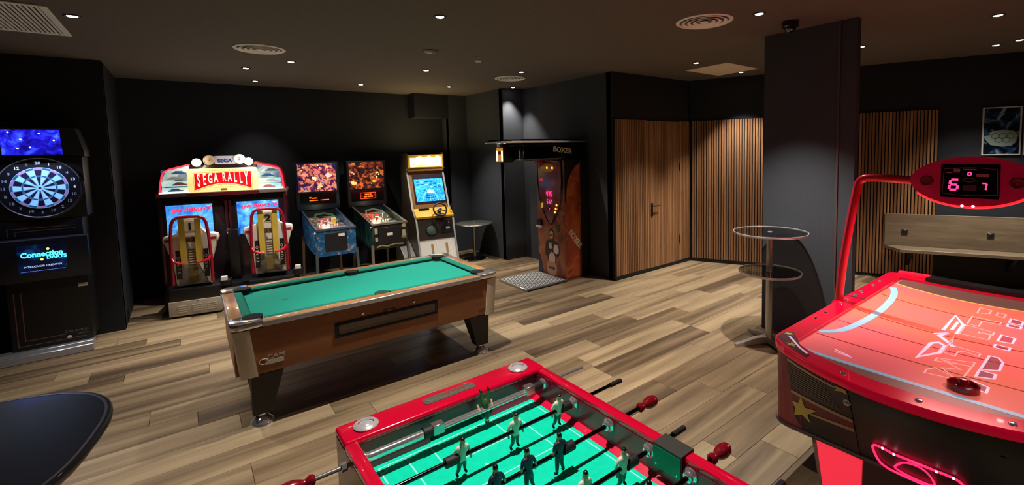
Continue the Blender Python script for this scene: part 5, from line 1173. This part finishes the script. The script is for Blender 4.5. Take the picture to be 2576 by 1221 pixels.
# glowing goal ring
GLOW = M('goal_glow', (255, 50, 90), .3, emit=(255, 26, 70), es=3.0)
def fpts(pts): return [(nearxz(y-HY, z)+.008, y-HY, z) for y, z in pts]
oz = smooth([(.66, .487), (.722, .502), (.748, .485), (.748, .45), (.735, .386), (.712, .362), (.676, .352), (.60, .35), (.50, .35), (.44, .358), (.405, .39), (.395, .44), (.408, .475), (.434, .490), (.493, .490), (.578, .490)], 2)
gg = B().tube(fpts(oz), .0055, 8, closed=True).obj('goal_ring', GLOW, t)
B().tube(fpts(smooth([(.508, .391), (.52, .436), (.546, .468), (.59, .472), (.627, .452), (.649, .42), (.672, .385), (.63, .368), (.55, .364), (.515, .372)], 2)), .0045, 8, closed=True).obj('inner_ring', GLOW, gg)
for y, z in ((.70, .500), (.655, .489), (.493, .490), (.434, .490)): B().ball((nearxz(y-HY, z)+.003, y-HY, z), .006, n=8).obj('goal_led', M('goal_led', (255, 170, 200), .3, emit=(255, 140, 170), es=6.0), gg)
face('side_marker', [(.280, .707), (.262, .704), (.262, .694), (.280, .697)], DGREY, .006)
# pedestal
B().loft([[(-1.03, -.44, 0), (.80, -.44, 0), (.80, .44, 0), (-1.03, .44, 0)], [(-1.09, -.47, .342), (.90, -.47, .342), (.90, .47, .342), (-1.09, .47, .342)]]).obj('pedestal', M('pedestal_grey', (130, 116, 104), .5), t, smooth=False)
for s in (1,):
    B().loft([[(-1.04, .235, .01), (-1.02, .235, .01), (-1.02, .42, .01), (-1.04, .42, .01)], [(-1.10, .215, .342), (-1.08, .215, .342), (-1.08, .44, .342), (-1.10, .44, .342)]]).obj('lit_panel', M('lit_red', (240, 60, 76), .4, emit=(255, 50, 74), es=.7), t, smooth=False)
    B().loft([[(-1.036, -.42, .01), (-1.02, -.42, .01), (-1.02, .23, .01), (-1.036, .23, .01)], [(-1.096, -.44, .342), (-1.08, -.44, .342), (-1.08, .21, .342), (-1.096, .21, .342)]]).obj('dark_panel', M('dark_maroon', (54, 6, 18), .4), t, smooth=False)
# score arch
ARM = M('arm_red', (232, 84, 88), .22, .25, coat=.5)
half = smooth([(-.07, .70, .80), (-.07, .70, 1.02), (-.07, .652, 1.38), (-.07, .60, 1.70), (-.07, .54, 1.765), (-.07, .44, 1.768), (-.07, .285, 1.755)][0:0]+[(.70, .80), (.69, 1.02), (.652, 1.34), (.605, 1.66), (.585, 1.755), (.50, 1.765), (.285, 1.752)], 3)
for s in (1, -1):
    ar = B().tube([(-.07, s*y, z) for y, z in half], .027, 14).obj('arch_arm', ARM, t)
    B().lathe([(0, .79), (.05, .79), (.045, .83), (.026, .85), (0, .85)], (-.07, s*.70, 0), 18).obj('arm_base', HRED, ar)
lens = [( .295*math.cos(rad(a)), 1.755+.15*math.sin(rad(a))*(abs(math.sin(rad(a)))**.15)) for a in range(0, 360, 8)]
sgn = B().prism(lens, 'x', -.10, .02, .012, 2).obj('score_sign', M('score_red', (166, 14, 58), .35, emit=(180, 8, 52), es=.12), t)
B().prism(rrect(-.133, .135, 1.655, 1.86, .008, 3), 'x', -.104, -.099).obj('score_window', M('score_black', (14, 4, 8), .15), sgn)
ol = smooth([(.12, 1.83), (.0, 1.842), (-.12, 1.83)], 2)+smooth([(-.125, 1.68), (0, 1.668), (.125, 1.68)], 2)
B().ribbon([(-.1045, y, z) for y, z in ol], .003, (-1, 0, 0), True).obj('window_outline', M('outline_rose', (130, 90, 92), .5), sgn)
def SP(yc, zc): return lambda x, y: Vector((-.1055, yc-x, zc+y))
for s, yc, zc, w, h, tt in (('6', .075, 1.735, .038, .062, .012), ('7', -.062, 1.727, .022, .040, .008), ('0', .002, 1.802, .014, .018, .006)):
    b = B(); digits(b, s, w, h, .01, tt, SP(yc, zc)); b.obj('score_digit', PINKD, sgn, smooth=False)
RT = M('score_text', (120, 60, 60), .5, emit=(140, 50, 50), es=.15)
for y0, y1, z0, h in ((.11, .08, 1.805, .008), (.075, .045, 1.81, .022), (.03, -.03, 1.826, .006), (-.03, -.085, 1.785, .018)): B().box(-.1055, -.104, min(y0, y1), max(y0, y1), z0, z0+h).obj('score_caption', RT, sgn, smooth=False)
B().ribbon([(-.1052, .001+.026*math.cos(k*.5), 1.765+.012*math.sin(k*.5)) for k in range(12)], .003, (-1, 0, 0), True).obj('score_emblem', M('outline_rose', (130, 90, 92), .5), sgn)
B().box(-.1055, -.104, -.03, .03, 1.70, 1.735).obj('score_caption', M('caption_dim', (74, 40, 56), .5), sgn, smooth=False)
for s in (1, -1): B().lathe([(.036, -.1005), (.030, -.108), (.006, -.104), (0, -.108)], (0, s*.205, 1.752), 20, 'x').obj('sign_speaker', M('speaker_red', (120, 8, 36), .4), sgn)
bl2 = [(y, z) for y, z in lens if z < 1.70]
bl2.sort()
lt = B().tube([(-.085, y, z-.004) for y, z in bl2], .012, 8).obj('light_tube', M('sign_tube', (255, 60, 70), .3, emit=(255, 34, 44), es=1.3), sgn)
for y in (.03, -.02): B().ball((-.10, y, 1.606), .008, n=8).obj('tube_led', M('goal_led', (255, 170, 200), .3, emit=(255, 140, 170), es=6.0), lt)
l = bpy.data.lights.new('arch_light', 'AREA'); l.energy = 9.0; l.color = (1, .42, .38); l.shape = 'RECTANGLE'; l.size = .12; l.size_y = .5
lo = bpy.data.objects.new('arch_light', l); COL.objects.link(lo); lo.parent = t; lo.location = (-.04, 0, 1.585)
# the mallet
t = thing('hockey_mallet', 'dark red air hockey mallet lying on the white playfield line', 'mallet', (2.80, .443, .8362))
B().lathe([(0, 0), (.056, 0), (.060, .004), (.060, .030), (.055, .034), (.050, .030), (.047, .012), (.024, .010), (.022, .014), (.020, .048), (.016, .055), (0, .057)], n=32).obj('body', M('mallet_red', (128, 10, 22), .25, coat=.4), t)
